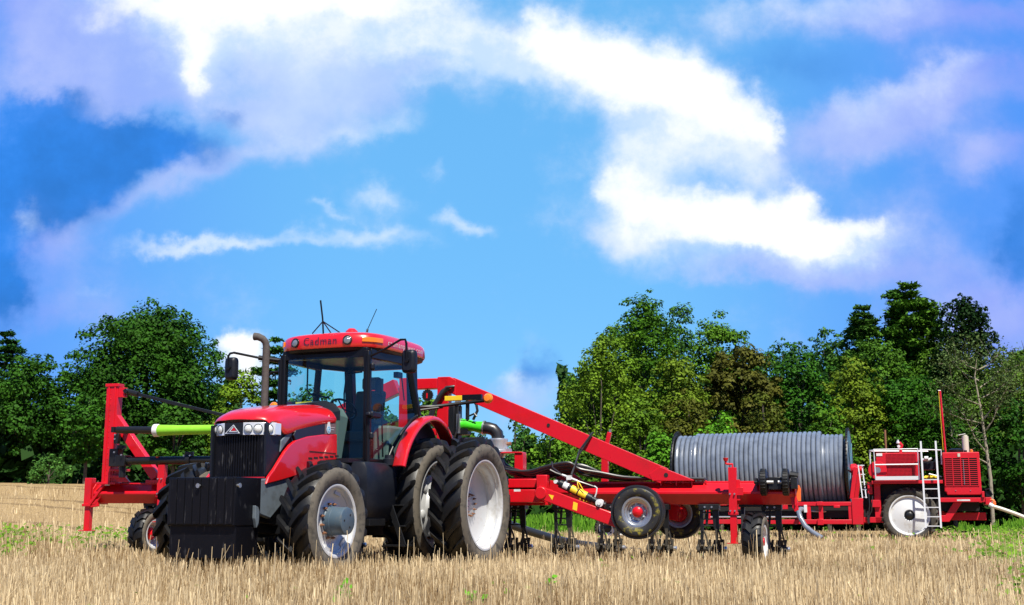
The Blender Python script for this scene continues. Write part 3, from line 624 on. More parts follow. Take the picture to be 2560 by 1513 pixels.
def front_wheel(s):
    wm = MB(); hw = .215
    wm.lathe([(.40, .13), (.36, .12), (.33, .095), (.26, .09), (.20, .10), (.0, .10)], (0, 0, 0), (0, 1, 0), 60)
    for i in range(6):
        a = 2 * pi * i / 6; wm.box((.385 * cos(a), .12, .385 * sin(a)), (.07, .04, .13), np.array([[cos(a), 0, -sin(a)], [0, 1, 0], [sin(a), 0, cos(a)]]))
    w_ = wm.build('wheel', M['rim'], TR, angle=40); w_.location = (3.0, s * .96, .775); w_.rotation_euler = (0, R(13), 0 if s > 0 else pi); w_.rotation_euler.z += R(-2)
    make_tyre(.79, hw, .47, 18, .31, .076, .066, parent=w_, bulge=.035); rim_barrel(.455, hw, M['rim'], w_)
    b = MB(); bolts(b, .222, 12, .10, .019, .05); b.build('wheel_bolts', M['rust'], w_)
    h = MB(); h.lathe([(.195, .10), (.195, .12), (.187, .13), (.185, .19), (.180, .195), (.178, .345), (.172, .365), (.155, .372), (0, .372)], (0, 0, 0), (0, 1, 0), 40)
    h.cm = 1
    for i in range(3):
        a = 2 * pi * i / 3 + .3; h.lathe([(0, .375), (.015, .375), (.015, .365)], (.09 * cos(a), 0, .09 * sin(a)), (0, 1, 0), 10)
    h.build('hub', [M['hub'], M['dark']], w_)
for s in (1, -1): front_wheel(s)
# chassis and axles
ch = MB(); ch.b2((.2, -.30, .62), (3.75, .30, 1.3)); ch.b2((-.6, -.35, .55), (.9, .35, 1.35)); ch.lathe([(0, -1.5), (.16, -1.5), (.16, 1.5), (0, 1.5)], (0, 0, 1.0), (0, 1, 0), 20); ch.b2((-.35, -.62, .8), (.35, .62, 1.25))
ch.lathe([(.11, -.85), (.13, -.4), (.17, 0), (.13, .4), (.11, .85)], (3.0, 0, .72), (0, 1, 0), 16); ch.b2((2.8, -.7, .6), (3.2, .7, .85))
ch.bar((3.72, .30, .95), (1.2, .38, .62), .16, .34)
ch.b2((-1.0, -.25, .5), (-.5, .25, .95)); ch.b2((-1.9, -.06, .52), (-.9, .06, .62))
ch.build('chassis', M['black'], TR, .012)
gp = MB(); gp.prism([(3.77, 1.30), (3.30, 1.34), (2.95, 1.30), (3.15, 1.05), (3.5, .80), (3.77, .86)], (0, .40, 0), (1, 0, 0), (0, 0, 1), (0, .07, 0))
gp.build('front_bolster', M['greyplate'], TR, .02); gp = MB(); gp.prism([(3.77, 1.30), (3.30, 1.34), (2.95, 1.30), (3.15, 1.05), (3.5, .80), (3.77, .86)], (0, -.40, 0), (1, 0, 0), (0, 0, 1), (0, -.07, 0))
gp.build('front_bolster', M['greyplate'], TR, .02)
# weight box
wb = MB(); wb.b2((3.78, -.5, .72), (4.34, .5, 1.315)); wb.b2((3.80, -.49, .32), (4.29, .49, .74))
for y in np.linspace(-.42, .42, 8): wb.b2((4.335, y - .052, .735), (4.352, y + .052, 1.30))
wb.b2((3.7, -.2, .8), (3.8, .2, 1.2)); WB = wb.build('front_weight', M['wblack'], TR, .012)
for y in (-.02, .52):
    b = MB(); b.lathe([(0, 0), (.018, 0), (.018, .03), (.03, .035), (.03, .045), (0, .045)], (4.352, y, 1.21) if y < .3 else (4.30, .50, 1.21), (1, 0, 0) if y < .3 else (0, 1, 0), 8); b.build('weight_bolt', M['steel'], WB)
hk = MB(); hk.prism([(0, .0), (.06, .02), (.06, -.14), (.02, -.26), (-.02, -.2), (-.03, -.05)], (3.9, .5, .95), (1, 0, 0), (0, 0, 1), (0, .05, 0)); hk.build('tow_hook', M['greyplate'], WB, .008)
# hood
def hood_sec(x, wv_, zb, zs, zt, nose=0):
    r = []
    for y, z in ((wv_, zb), (wv_ + .012, zb + (zs - zb) * .5), (wv_ - .004, zs - .05), (wv_ - .03, zs), (wv_ * .80, zs + (zt - zs) * .52), (wv_ * .62, zs + (zt - zs) * .66), (wv_ * .58, zt - .012), (wv_ * .3, zt - .002)): r.append((x - .16 * (abs(y) / .48) ** 3 * nose, y, z))
    c = [(x, 0, zt)]
    return r + c + [(p[0], -p[1], p[2]) for p in r[::-1]]
hs_ = [(3.66, .435, 2.045, 2.065, 2.08, 1), (3.64, .445, 2.045, 2.09, 2.13, 1), (3.57, .455, 2.045, 2.125, 2.185, 1), (3.46, .465, 2.0, 2.15, 2.23, .9), (3.40, .468, 1.885, 2.16, 2.245, .8), (3.2, .478, 1.90, 2.19, 2.285, .5), (3.0, .484, 1.955, 2.215, 2.315, .2), (2.6, .492, 2.04, 2.255, 2.36, 0), (2.3, .495, 2.095, 2.27, 2.39, 0), (2.02, .50, 2.13, 2.285, 2.405, 0), (1.95, .495, 2.13, 2.265, 2.385, 0)]
hb = MB(); hb.loft([hood_sec(*q) for q in hs_], closed=False, caps=False); hd = hb.build('hood', M['hood_red'], TR, weld=True, angle=60)
sd = hd.modifiers.new('thick', 'SOLIDIFY'); sd.thickness = .015; ss_ = hd.modifiers.new('sub', 'SUBSURF'); ss_.levels = 2; ss_.render_levels = 2
# lower side panels, stripe, intake
SP = {}
def side_poly(name, poly, y, th, m, parent=TR, bev=.012):
    for s in (-1, 1):
        mb = MB(); mb.prism(poly, (0, s * y, 0), (1, 0, 0), (0, 0, 1), (0, s * th, 0)); o_ = mb.build(name, m, parent[s] if isinstance(parent, dict) else parent, bev); SP[s] = o_
    return dict(SP)
sp = side_poly('side_panel', [(3.60, 1.34), (3.66, 1.24), (3.30, 1.30), (2.9, 1.38), (2.5, 1.50), (2.2, 1.60), (1.90, 1.62), (1.92, 1.98), (2.3, 1.955), (2.7, 1.905), (2.98, 1.84), (3.12, 1.77), (3.24, 1.68), (3.36, 1.56), (3.48, 1.44)], .445, .05, M['hood_red'])
for s in (1, -1):
    vt = MB()
    for i in range(6): vt.b2((2.62 - .14 * i - .05, s * .493 - .006, 1.60 + .012 * i), (2.62 - .14 * i + .05, s * .493 + .006, 1.625 + .012 * i))
    vt.b2((1.95, s * .494 - .006, 1.70), (2.65, s * .494 + .006, 1.712)); vt.build('side_vents', M['dark'], sp[s])
side_poly('side_stripe', [(1.95, 1.975), (2.3, 1.95), (2.7, 1.90), (2.98, 1.83), (3.04, 1.90), (2.98, 1.975), (2.6, 2.05), (2.3, 2.10), (1.95, 2.14)], .44, .048, M['stripe'], bev=.006)
side_poly('stripe_fade', [(1.952, 1.985), (2.25, 1.962), (2.25, 2.10), (1.952, 2.132)], .489, .003, M['sgrey'], bev=0)
side_poly('air_intake', [(3.60, 1.34), (3.62, 2.02), (3.42, 2.02), (3.0, 1.90), (2.9, 1.5)], .40, .03, M['plastic'])
side_poly('intake_trim', [(3.30, 1.66), (3.10, 1.84), (2.98, 1.93), (3.12, 1.93), (3.28, 1.82)], .43, .025, M['greyplate'])
gr = MB(); gr.b2((3.0, -.42, 1.3), (3.56, .42, 2.03))
for i in range(22):
    y = -.42 + .84 * (i + .5) / 22; gr.b2((3.55, y - .012, 1.345), (3.60 - .10 * (abs(y) / .42) ** 3, y + .012, 1.875))
gr.b2((3.5, -.44, 1.30), (3.62, .44, 1.345)); GR = gr.build('grille', M['wblack'], TR, .006)
lp = MB(); lp.b2((3.60, -.44, 1.322), (3.63, .44, 1.336)); lp.build('red_trim', M['hood_red'], GR)
def front_pt(y, off=0):               # plan curve of the lamp strip round the nose
    return (3.64 - .17 * (abs(y) / .47) ** 3 + off, y)
def strip(y0, y1, z0, z1, off, n=14, wrap=0):
    mb = MB(); secs = []
    for i in range(n + 1):
        y = y0 + (y1 - y0) * i / n; x, _ = front_pt(y, off); secs.append([(x, y, z0), (x, y, z1), (x - .05, y, z1), (x - .05, y, z0)])
    mb.loft(secs, smooth=True); return mb
for y0, y1 in ((-.465, -.20), (.10, .468)):
    hbz = strip(y0, y1, 1.878, 2.04, .004)
    if y1 > .3 or y0 < -.3:
        s = 1 if y1 > .3 else -1; e = .468 * s; x = front_pt(e)[0]; hbz.b2((x - .14, min(e - .02 * s, e + .012 * s), 1.885), (x + .002, max(e - .02 * s, e + .012 * s), 2.035))
    HB = hbz.build('headlight', M['chrome'], TR, .004)
    for y in ((-.40, -.275) if y0 < 0 else (.175, .30, .415)):
        x = front_pt(y)[0]; a = math.atan(-.17 * 3 * (abs(y) / .47) ** 2 / .47 * (1 if y > 0 else -1)); nrm = unit((1, -a, 0)); c = V3((x, y, 1.96))
        mb = MB(); mb.lathe([(.060, -.004), (.060, .012), (.054, .012), (.052, .004)], c + nrm * .005, nrm, 28); mb.build('lamp_ring', M['greyplate'], HB)
        mb = MB(); mb.lathe([(.053, .004), (.04, .014), (.02, .02), (0, .021)], c + nrm * .004, nrm, 24); mb.build('lamp', M['lens'], HB)
lgp = strip(-.198, .098, 1.878, 2.04, .002).build('badge_panel', M['plastic'], TR)
def tri_badge():
    x = 3.652; mb = MB()
    def tri(pts, d): mb.prism(pts, (x + d, -.05, 1.955), (0, 1, 0), (0, 0, 1), (.004, 0, 0))
    mb.cm = 0; tri([(-.125, -.055), (.11, -.055), (.005, .062)], 0)
    mb.cm = 1; tri([(-.095, -.042), (.085, -.042), (.005, .046)], .0045)
    mb.cm = 0; tri([(-.06, -.034), (.07, -.034), (.07, -.024), (-.045, -.024)], .009); tri([(-.06, -.034), (-.04, -.034), (.018, .03), (.006, .034)], .009)
    mb.cm = 2; tri([(-.02, -.018), (.05, -.018), (.02, .02)], .009)
    mb.build('badge', [M['chrome'], M['plastic'], M['red']], lgp)
tri_badge()
# drop emblem on the hood side
def drop_emblem():
    for s in (1, -1):
        mb = MB(); y = s * .497; u = (-1, 0, 0); v = (0, 0, 1); o = (2.16, y, 2.03)
        def disc(r, cx, cz, d, n=20, top=0): return [(cx + r * cos(2 * pi * i / n), cz + r * sin(2 * pi * i / n)) for i in range(n)]
        mb.cm = 0; mb.prism([(.055 * cos(a), .055 * sin(a)) for a in np.linspace(pi * .86, pi * 2.14, 18)] + [(.03, .09), (.0, .21), (-.03, .09)], o, u, v, (0, s * .003, 0))
        mb.cm = 1; mb.prism(disc(.044, 0, 0, 0), (o[0], o[1] + s * .0035, o[2]), u, v, (0, s * .002, 0))
        mb.cm = 0
        arc = [(.027 * cos(a), .027 * sin(a)) for a in np.linspace(.8, 5.5, 12)] + [(.016 * cos(a), .016 * sin(a)) for a in np.linspace(5.5, .8, 12)]
        mb.prism(arc, (o[0], o[1] + s * .006, o[2]), u, v, (0, s * .002, 0))
        mb.cm = 2
        for i, ln in enumerate((.10, .08)): mb.prism([(.07, .01 - .03 * i), (.07 + ln, .01 - .03 * i), (.07 + ln, .002 - .03 * i), (.07, .002 - .03 * i)], (o[0], s * .493, o[2] + .03), u, v, (0, s * .003, 0))
        mb.build('emblem', [M['white'], M['blue'], M['txtgrey']], sp[s])
drop_emblem()
# white reflector stickers seen on the hood top are reflections; the seam lines are modelled
sm_ = MB(); sm_.tube([(3.50, -.28, 2.232), (3.52, 0, 2.222), (3.50, .28, 2.232)], .005, 6)
# exhaust
ex = MB(); ex.tube([(1.95, -.72, 1.9), (1.95, -.72, 2.5), (1.95, -.72, 3.30), (1.96, -.73, 3.36), (1.99, -.76, 3.405), (2.02, -.82, 3.435), (2.03, -.88, 3.44)], [.055, .052, .052, .052, .052, .054, .058], 20); ex.build('exhaust_pipe', M['exh'], TR)
# cab
fl = MB(); fl.b2((-.1, -.72, 1.30), (1.5, .72, 1.60)); fl.b2((.0, -.8, 1.58), (1.42, -.72, 1.72)); fl.b2((-.45, -.75, 1.45), (.1, .75, 1.62)); fl.b2((.0, -.78, 1.45), (.72, .78, 1.7)); fl.build('cab_floor', M['plastic'], TR, .01)
fr = MB()
for s in (1, -1):
    fr.bar((1.45, s * .72, 1.56), (1.47, s * .71, 3.22), .09, .10, (1, 0, 0)); fr.tube([(1.50, s * .755, 1.6), (1.51, s * .745, 3.15)], .035, 10)
    fr.bar((.24, s * .925, 2.34), (.33, s * .80, 3.22), .09, .07, (1, 0, 0)); fr.bar((.33, s * .80, 3.2), (-.22, s * .58, 3.2), .08, .12); fr.bar((-.38, s * .56, 1.7), (.24, s * .92, 1.7), .06, .1)
    fr.bar((-.38, s * .55, 1.6), (-.22, s * .56, 3.22), .14, .13, (1, 0, 0))
    fr.bar((1.45, s * .72, 3.18), (.33, s * .80, 3.18), .09, .14)
    fr.bar((1.44, s * .74, 1.63), (1.02, s * .80, 1.63), .05, .05)
    P = [(1.02, s * .80, 1.60), (.87, s * .825, 1.83), (.64, s * .86, 2.08), (.40, s * .90, 2.28), (.24, s * .925, 2.36)]
    fr.tube(P, .028, 8)
fr.bar((1.46, -.72, 3.20), (1.46, .72, 3.20), .10, .14); fr.bar((-.22, -.6, 3.19), (-.22, .6, 3.19), .1, .1); fr.bar((1.47, -.70, 1.63), (1.47, .70, 1.63), .05, .07)
fr.build('cab_frame', M['frame'], TR, .012)
dl = MB()
for z in (2.98, 1.98): dl.lathe([(0, -.05), (.035, -.05), (.035, .05), (0, .05)], (1.48, .80, z), (0, 0, 1), 12)
dl.b2((1.30, .77, 2.235), (1.56, .86, 2.325)); dl.b2((1.24, .76, 2.25), (1.60, .84, 2.31)); dl.build('door_handle', M['plastic'], TR, .02)
gl = MB(); n_ = 12
gv = []
for z in (1.66, 2.4, 3.14):
    gv.append([(1.475 + .14 * (1 - (y / .69) ** 2), y, z) for y in np.linspace(-.68, .68, n_ + 1)])
gl.loft(gv, closed=False, caps=False); gl.build('windscreen', M['glass'], TR, angle=80)
for s in (1, -1):
    gl = MB(); YY = lambda x: s * (.757 + (1.41 - x) / 1.15 * .165); TT = lambda x: s * (.735 + (1.41 - x) / 1.1 * .065)
    bot = [(1.41, 1.66), (1.02, 1.66), (.87, 1.85), (.64, 2.10), (.40, 2.30), (.26, 2.37)]; tp = [1.42, 1.03, .9, .7, .5, .34]
    gl.loft([[(x, YY(x), z), (t_, TT(t_), 3.11)] for (x, z), t_ in zip(bot, tp)], closed=False, caps=False); gl.build('side_window', M['glass'], TR, angle=80)
gl = MB(); gl.add([(-.36, -.50, 1.65), (-.36, .50, 1.65), (-.23, .50, 3.13), (-.23, -.50, 3.13)], [(0, 1, 2, 3)])
gl.build('rear_window', M['glass'], TR)
for s in (1, -1):
    gl = MB(); gl.add([(-.36, s * .62, 1.75), (.2, s * .91, 1.75), (.22, s * .915, 2.36), (.30, s * .80, 3.12), (-.20, s * .60, 3.12)], [(0, 1, 2, 3, 4)]); gl.build('quarter_window', M['glass'], TR)
wp = MB(); wp.tube([(1.635, -.10, 2.46), (1.58, -.62, 2.43)], .012, 6); wp.b2((1.62, -.16, 2.43), (1.66, .04, 2.47)); wp.build('wiper', M['frame'], TR)
cw = MB(); cw.loft([[(1.62, y, z), (1.95, y, z - .06), (1.95, y, 2.2), (1.62, y, 2.2)] for y, z in ((-.34, 2.40), (-.26, 2.48), (.10, 2.50), (.28, 2.44), (.36, 2.34))], smooth=True); cw.build('cowl', M['plastic'], TR, angle=50)
# inside the cab
ds = MB(); ds.loft([[(1.30, y, 1.6), (1.42, y, 1.6), (1.38, y, z), (1.12, y, z - .03)] for y, z in ((-.20, 2.30), (-.14, 2.43), (0, 2.47), (.14, 2.43), (.20, 2.30))], smooth=True); ds.tube([(1.2, 0, 1.6), (1.12, 0, 2.3)], .07, 12); ds.build('dashboard', M['dash'], TR, angle=50)
st = MB(); th = np.linspace(0, 2 * pi, 33); tilt = R(35)
cst = V3((1.0, .05, 2.42)); ring = [cst + V3((.20 * cos(a) * cos(tilt), .20 * sin(a), .20 * cos(a) * sin(tilt) * 1.2)) for a in th]; st.tube(ring, .017, 8, caps=False)
for a in (0, 2.1, 4.2): st.tube([cst - V3((.03, 0, .04)) * 0, cst + V3((.20 * cos(a) * cos(tilt), .20 * sin(a), .20 * cos(a) * sin(tilt) * 1.2))], .012, 6)
st.tube([cst, (1.12, 0, 2.25)], .03, 8); st.build('steering_wheel', M['frame'], TR)
se = MB(); se.b2((.18, -.26, 1.95), (.70, .26, 2.12)); se.bar((.20, 0, 2.10), (.05, 0, 2.78), .50, .13, (1, 0, 0)); se.b2((.0, -.16, 2.80), (.1, .16, 3.0)); se.b2((.3, -.22, 1.6), (.6, .22, 1.97)); se.b2((.2, .30, 2.22), (.66, .40, 2.30)); se.b2((.55, .30, 2.28), (.68, .46, 2.50))
se.build('seat', M['seat'], TR, .04)
for s in (1, -1): cs = MB(); cs.b2((.1, min(s * .42, s * .70), 1.6), (.75, max(s * .42, s * .70), 2.18)); cs.build('side_console', M['dash'], TR, .04)
mo = MB(); mo.b2((.95, .58, 2.62), (1.0, .70, 2.86)); mo.tube([(.9, .68, 1.7), (.95, .66, 2.7)], .014, 6); mo.b2((.30, .60, 2.93), (.46, .68, 3.02)); mo.tube([(.2, .66, 2.6), (.3, .66, 2.95)], .012, 6); mo.build('monitor', M['frame'], TR, .015)
ib = MB(); ib.tube([(1.15, -.50, 3.1), (1.15, -.50, 2.72), (1.12, -.46, 2.66), (1.0, -.2, 2.60)], .014, 6); ib.tube([(.4, .02, 3.05), (.42, -.24, 3.03), (.42, -.26, 2.9), (.44, -.27, 2.72), (.46, -.25, 2.5)], .013, 6); ib.build('cab_rail', M['frame'], TR)
# roof: rounded plan, drooping fascia
def roof_plan(t, gx=0, gy=0):         # t in 0..2pi, superellipse
    n = 5.2; c_, s_ = cos(t), sin(t); a, b = 1.02 + gx, .86 + gy
    x = .60 + a * math.copysign(abs(c_) ** (2 / n), c_); y = b * math.copysign(abs(s_) ** (2 / n), s_)
    x -= (.07 * (y / b) ** 2 if x > .6 else 0)
    return x, y
def roof_z(x, y): return .025 * (1 - (y / .86) ** 2) + (.03 if True else 0) * (1 - ((x - .6) / 1.0) ** 2)
NTH = 120; ths = [2 * pi * i / NTH for i in range(NTH)]
def ring_(g, z, crown): return [(*roof_plan(t, g, g), z + crown * roof_z(*roof_plan(t, g, g))) for t in ths]
rf = MB(); rf.loft([ring_(-.10, 3.26, .0), ring_(-.01, 3.275, 0), ring_(0.0, 3.30, .1), ring_(-.003, 3.39, .2), ring_(-.015, 3.44, .4), ring_(-.045, 3.47, .6), ring_(-.12, 3.488, .8), ring_(-.28, 3.498, .9), ring_(-.5, 3.503, 1), ring_(-.80, 3.506, 1)], smooth=True)
rf.box((.55, .22, 3.545), (.5, .22, .05)); ROOF = rf.build('roof', M['hood_red'], TR, angle=50)
vz = MB(); vz.loft([ring_(-.20, 3.195, 0), ring_(-.09, 3.205, 0), ring_(-.035, 3.23, 0), ring_(-.02, 3.272, 0)], smooth=True); vz.build('roof_lining', M['frame'], TR)
# fascia coordinates: arc length along the front / side of the roof edge
plan = [roof_plan(t) for t in np.linspace(-pi, pi, 1441)]
pl = np.array(plan); arc = np.concatenate([[0], np.cumsum(np.hypot(*np.diff(pl, axis=0).T))])
i0 = int(np.argmin(np.abs(np.linspace(-pi, pi, 1441)))); arc -= arc[i0]        # 0 at the middle of the front, + towards y+
def fascia(s_, z, off=0):
    x = np.interp(s_, arc, pl[:, 0]); y = np.interp(s_, arc, pl[:, 1]); x2 = np.interp(s_ + .01, arc, pl[:, 0]); y2 = np.interp(s_ + .01, arc, pl[:, 1]); x1 = np.interp(s_ - .01, arc, pl[:, 0]); y1 = np.interp(s_ - .01, arc, pl[:, 1])
    n = unit((y2 - y1, -(x2 - x1), 0)); return V3((x, y, z)) + n * off, n
def text_mesh(txt, size, name, m, parent, place, ext=.0, bold=0.0):
    cu = bpy.data.curves.new(name, 'FONT'); cu.body = txt; cu.size = size; cu.align_x = 'LEFT'; cu.offset = bold; cu.resolution_u = 4; cu.space_character = 1.12
    to = bpy.data.objects.new(name, cu); link(to); dg = bpy.context.evaluated_depsgraph_get(); me = bpy.data.meshes.new_from_object(to.evaluated_get(dg))
    bpy.data.objects.remove(to); bpy.data.curves.remove(cu)
    wdt = max(v.co.x for v in me.vertices) - min(v.co.x for v in me.vertices)
    for v in me.vertices: v.co = Vector(place(v.co.x, v.co.y, wdt))
    me.materials.clear(); me.materials.append(m); o = bpy.data.objects.new(name, me); link(o); o.parent = parent; return o
S0, S1 = -.30, .26
text_mesh('Cadman', .165, 'lettering', M['txtdark'], ROOF, lambda x, y, wd: fascia(S0 + x / wd * (S1 - S0), 3.325 + y * 1.0, .006)[0])
text_mesh('cadmanpower.com', .12, 'lettering', M['txtgrey'], ROOF, lambda x, y, wd: fascia(1.13 + x / wd * 1.15, 3.335 + y, .006)[0])
for s_ in (-.45, .44):
    p, n = fascia(s_, 3.375, .0); n = unit(n + V3((0, 0, .12)))
    mb = MB(); mb.lathe([(.072, -.01), (.072, .014), (.056, .02), (.054, .012)], p, n, 28); mb.build('light_ring', M['black'], ROOF)
    mb = MB(); mb.lathe([(.056, .012), (.035, .02), (0, .024)], p, n, 24); mb.build('work_light', M['wlens'], ROOF)
for a, b_ in ((.66, 1.0), (-1.0, -.72)):
    mb = MB(); mb.loft([[fascia(q, 3.345, -.01)[0], fascia(q, 3.345, .018)[0], fascia(q, 3.415, .018)[0], fascia(q, 3.415, -.01)[0]] for q in np.linspace(a, b_, 10)], smooth=True); mb.build('turn_signal', M['amber'], ROOF, .006)
bp = MB(); bp.lathe([(.10, 0), (.09, .05), (.05, .085), (0, .09)], (1.2, .28, 3.52), (0, 0, 1), 20); bp.build('roof_bump', M['hood_red'], ROOF)
an = MB(); an.tube([(1.55, .0, 3.5), (1.58, .0, 3.72), (1.62, -.02, 3.99)], .013, 8)
for q in ((1.4, .2), (1.5, -.22), (1.3, 0)): an.tube([(1.57, 0, 3.68), (q[0], q[1], 3.52)], .009, 6)
an.build('antenna', M['frame'], ROOF)
an = MB(); an.tube([(1.0, .42, 3.55), (.97, .42, 3.62)], .016, 8); an.tube([(.97, .42, 3.62), (.7, .42, 3.97)], .006, 6); an.build('antenna', M['frame'], ROOF)
# mirrors
def mirror(pts, c, w_, h_, name='mirror'):
    mb = MB(); mb.tube(pts, .018, 8); a = mb.build('mirror_arm', M['frame'], TR)
    m_ = MB(); secs = [];
    for x_, g in ((-.05, .75), (-.03, .97), (.0, 1.0), (.03, .97), (.06, .85), (.075, .6)):
        secs.append([(c[0] + x_, c[1] + w_ / 2 * g * math.copysign(abs(cos(t)) ** .45, cos(t)), c[2] + h_ / 2 * g ** .5 * math.copysign(abs(sin(t)) ** .35, sin(t))) for t in np.linspace(0, 2 * pi, 25)[:-1]])
    m_.loft(secs, smooth=True); o = m_.build(name, M['plastic'], TR, angle=60)
    k_ = MB(); k_.lathe([(.035, 0), (.035, .03), (0, .035)], (c[0] + .07, c[1], c[2] + .01), (1, 0, 0), 14); k_.build('mirror_mount', M['frame'], o)
mirror([(1.47, .74, 3.13), (1.45, .98, 3.23), (1.42, 1.22, 3.36), (1.41, 1.29, 3.36), (1.40, 1.305, 3.30), (1.39, 1.305, 3.08)], (1.30, 1.31, 3.05), .23, .345)
mb = MB(); mb.tube([(1.40, -.74, 3.14), (1.5, -.95, 3.17), (1.58, -1.1, 3.19)], .038, 10); mb.build('arm_sleeve', M['frame'], TR)
mirror([(1.58, -1.1, 3.19), (1.70, -1.46, 3.27), (1.71, -1.52, 3.26), (1.715, -1.55, 3.22), (1.71, -1.55, 3.05)], (1.64, -1.53, 3.035), .20, .35)
gb = MB(); gb.tube([(1.45, -.78, 2.98), (1.5, -.92, 2.97), (1.52, -.95, 2.92), (1.5, -.97, 2.4), (1.48, -.93, 2.0)], .016, 8); gb.build('grab_rail', M['frame'], TR)
# fenders
def fender(s):
    pts = [(1.25, 1.56), (1.14, 1.81), (.93, 2.06), (.66, 2.25), (.40, 2.335), (.18, 2.36), (-.06, 2.32), (-.32, 2.19), (-.56, 1.98), (-.70, 1.75)]
    mb = MB(); secs = []
    for i, (x, z) in enumerate(pts):
        ctr = V3((0.15, 0, 1.15)); d = unit(V3((x, 0, z)) - ctr)
        q = lambda y, dr: (x + d[0] * dr, s * y, z + d[2] * dr)
        e_ = .14 if x > .3 else .14 * max(0, (x + .7)); q2 = lambda y, dr: tuple(V3(q(y, dr)) - V3((e_ * (1.2 - y) / .25, 0, 0)))
        secs.append([q2(.94, -.03), q2(.95, .0), q2(1.05, .008), q2(1.16, .0), q(1.205, -.018), q(1.215, -.05), q(1.21, -.085), q(1.19, -.085), q(1.19, -.05), q2(1.15, -.035), q2(1.05, -.03), q2(.96, -.045)])
    mb.loft(secs, smooth=True); o = mb.build('fender', M['hood_red'], TR, angle=35); 
    sub = o.modifiers.new('sub', 'SUBSURF'); sub.levels = 1; sub.render_levels = 2
    ip = MB(); ip.prism([(p[0] - .2 if p[0] > .3 else p[0] * .7 - .1, p[1] - .05) for p in pts] + [(-.6, 1.4), (.95, 1.4)], (0, s * .90, 0), (1, 0, 0), (0, 0, 1), (0, s * .02, 0)); ip.build('wheel_arch', M['plastic'], o)
for s in (1, -1): fender(s)
for s in (1, -1):
    mb = MB(); mb.tube([(.20, s * .90, 2.49), (.0, s * 1.1, 2.51), (-.14, s * 1.88, 2.585)], .026, 8); mb.tube([(.20, s * .90, 2.44), (-.05, s * 1.2, 2.50)], .02, 8); mb.b2((-.18, min(s * 1.5, s * 1.82), 2.60), (-.11, max(s * 1.5, s * 1.82), 2.685)); ob = mb.build('signal_arm', M['frame'], TR)
    mb = MB(); mb.b2((-.19, min(s * 1.2, s * 1.5), 2.60), (-.11, max(s * 1.2, s * 1.5), 2.675)); mb.build('reflector', M['yellow'], ob, .005)
    mb = MB(); mb.lathe([(0, -.05), (.05, -.045), (.075, -.02), (.08, 0), (.075, .02), (.05, .045), (0, .05)], (-.13, s * 1.93, 2.615), (1, 0, .15), 24); L_ = mb.build('turn_signal', M['amber'], ob); 
# fuel tank and steps
tk = MB()
def tank_sec(z, x0, x1, y1, r=.10): return [(x0, .45, z), (x0, y1 - r, z), (x0 + r * .3, y1 - r * .3, z), (x0 + r, y1, z), (x1 - r, y1, z), (x1 - r * .3, y1 - r * .3, z), (x1, y1 - r, z), (x1, .45, z)]
tk.loft([tank_sec(.74, 1.02, 1.72, .84), tank_sec(.80, .92, 1.78, .90), tank_sec(1.0, .82, 1.82, .95), tank_sec(1.30, .86, 1.84, .96), tank_sec(1.5, .93, 1.84, .95), tank_sec(1.585, 1.0, 1.82, .90), tank_sec(1.60, 1.05, 1.78, .85)], smooth=True)
tk.b2((1.3, .5, 1.58), (1.95, .70, 1.64)); tk.lathe([(0, .10), (.06, .10), (.065, .05), (.085, .04), (.085, -.05), (0, -.05)], (1.08, .88, 1.62), (0, 0, 1), 16); tk.build('fuel_tank', M['plastic'], TR, angle=35)
tk = MB(); tk.b2((.9, -.9, .8), (1.8, -.45, 1.58)); tk.build('fuel_tank', M['plastic'], TR, .08)
sp_ = MB(); sp_.b2((1.25, .75, .70), (1.72, .93, .80)); sp_.b2((.74, .84, .98), (1.02, 1.10, 1.0)); sp_.b2((.76, .84, .68), (1.02, 1.13, .705)); sp_.b2((.72, .82, .40), (1.10, 1.17, .43))
for x in (.74, 1.06): sp_.bar((x, .86, 1.1), (x + .02, 1.14, .42), .02, .09, (0, 1, 0))
sp_.build('steps', M['black'], TR, .006)
# linkage arms behind
ln = MB()
for s in (.45, -.45): ln.bar((-.3, s, .8), (-1.25, s * 1.1, .85), .07, .12); ln.bar((-.5, s, 1.5), (-1.0, s * 1.05, .85), .05, .06)
ln.bar((-.4, 0, 1.35), (-1.3, 0, 1.5), .07, .07); ln.build('hitch_linkage', M['black'], TR, .008)
# ---------------------------------------------------------------- toolbar implement behind the tractor
TB = empty('toolbar', (-1.33, 21.35, 0.0), (-.0045, 0, -pi / 2 - R(16.4)), label='wide red hose-fed toolbar with black tine units and a tall central mast behind the tractor', cat='farm implement')
RED = M['red']
SEC = [(.0, 1.41), (.0, 1.375), (.15, 1.24), (.15, 1.205), (.05, 1.04), (-.21, 1.04), (-.31, 1.205), (-.31, 1.24), (-.16, 1.375), (-.16, 1.41)]
bm_ = MB()
for y0, y1 in ((.9, 6.0), (-6.6, -.9)): bm_.prism(SEC, (0, y0, 0), (1, 0, 0), (0, 0, 1), (0, y1 - y0, 0))
bm_.b2((-.28, -.9, 1.05), (.12, .9, 1.36))
for y in (1.6, 2.0, 4.05, 4.25, 4.62, 5.06, 5.42): bm_.b2((-.01, y - .015, 1.36), (.035, y + .015, 1.42))
bm_.prism([(.155, 1.02), (.16, 1.3), (.05, 1.42), (-.21, 1.42), (-.33, 1.3), (-.33, 1.02)], (0, 6.0, 0), (1, 0, 0), (0, 0, 1), (0, .02, 0)); bm_.prism([(.155, 1.02), (.16, 1.3), (.05, 1.42), (-.21, 1.42), (-.33, 1.3), (-.33, 1.02)], (0, -6.6, 0), (1, 0, 0), (0, 0, 1), (0, -.02, 0))
BEAM = bm_.build('beam', RED, TB, .012)
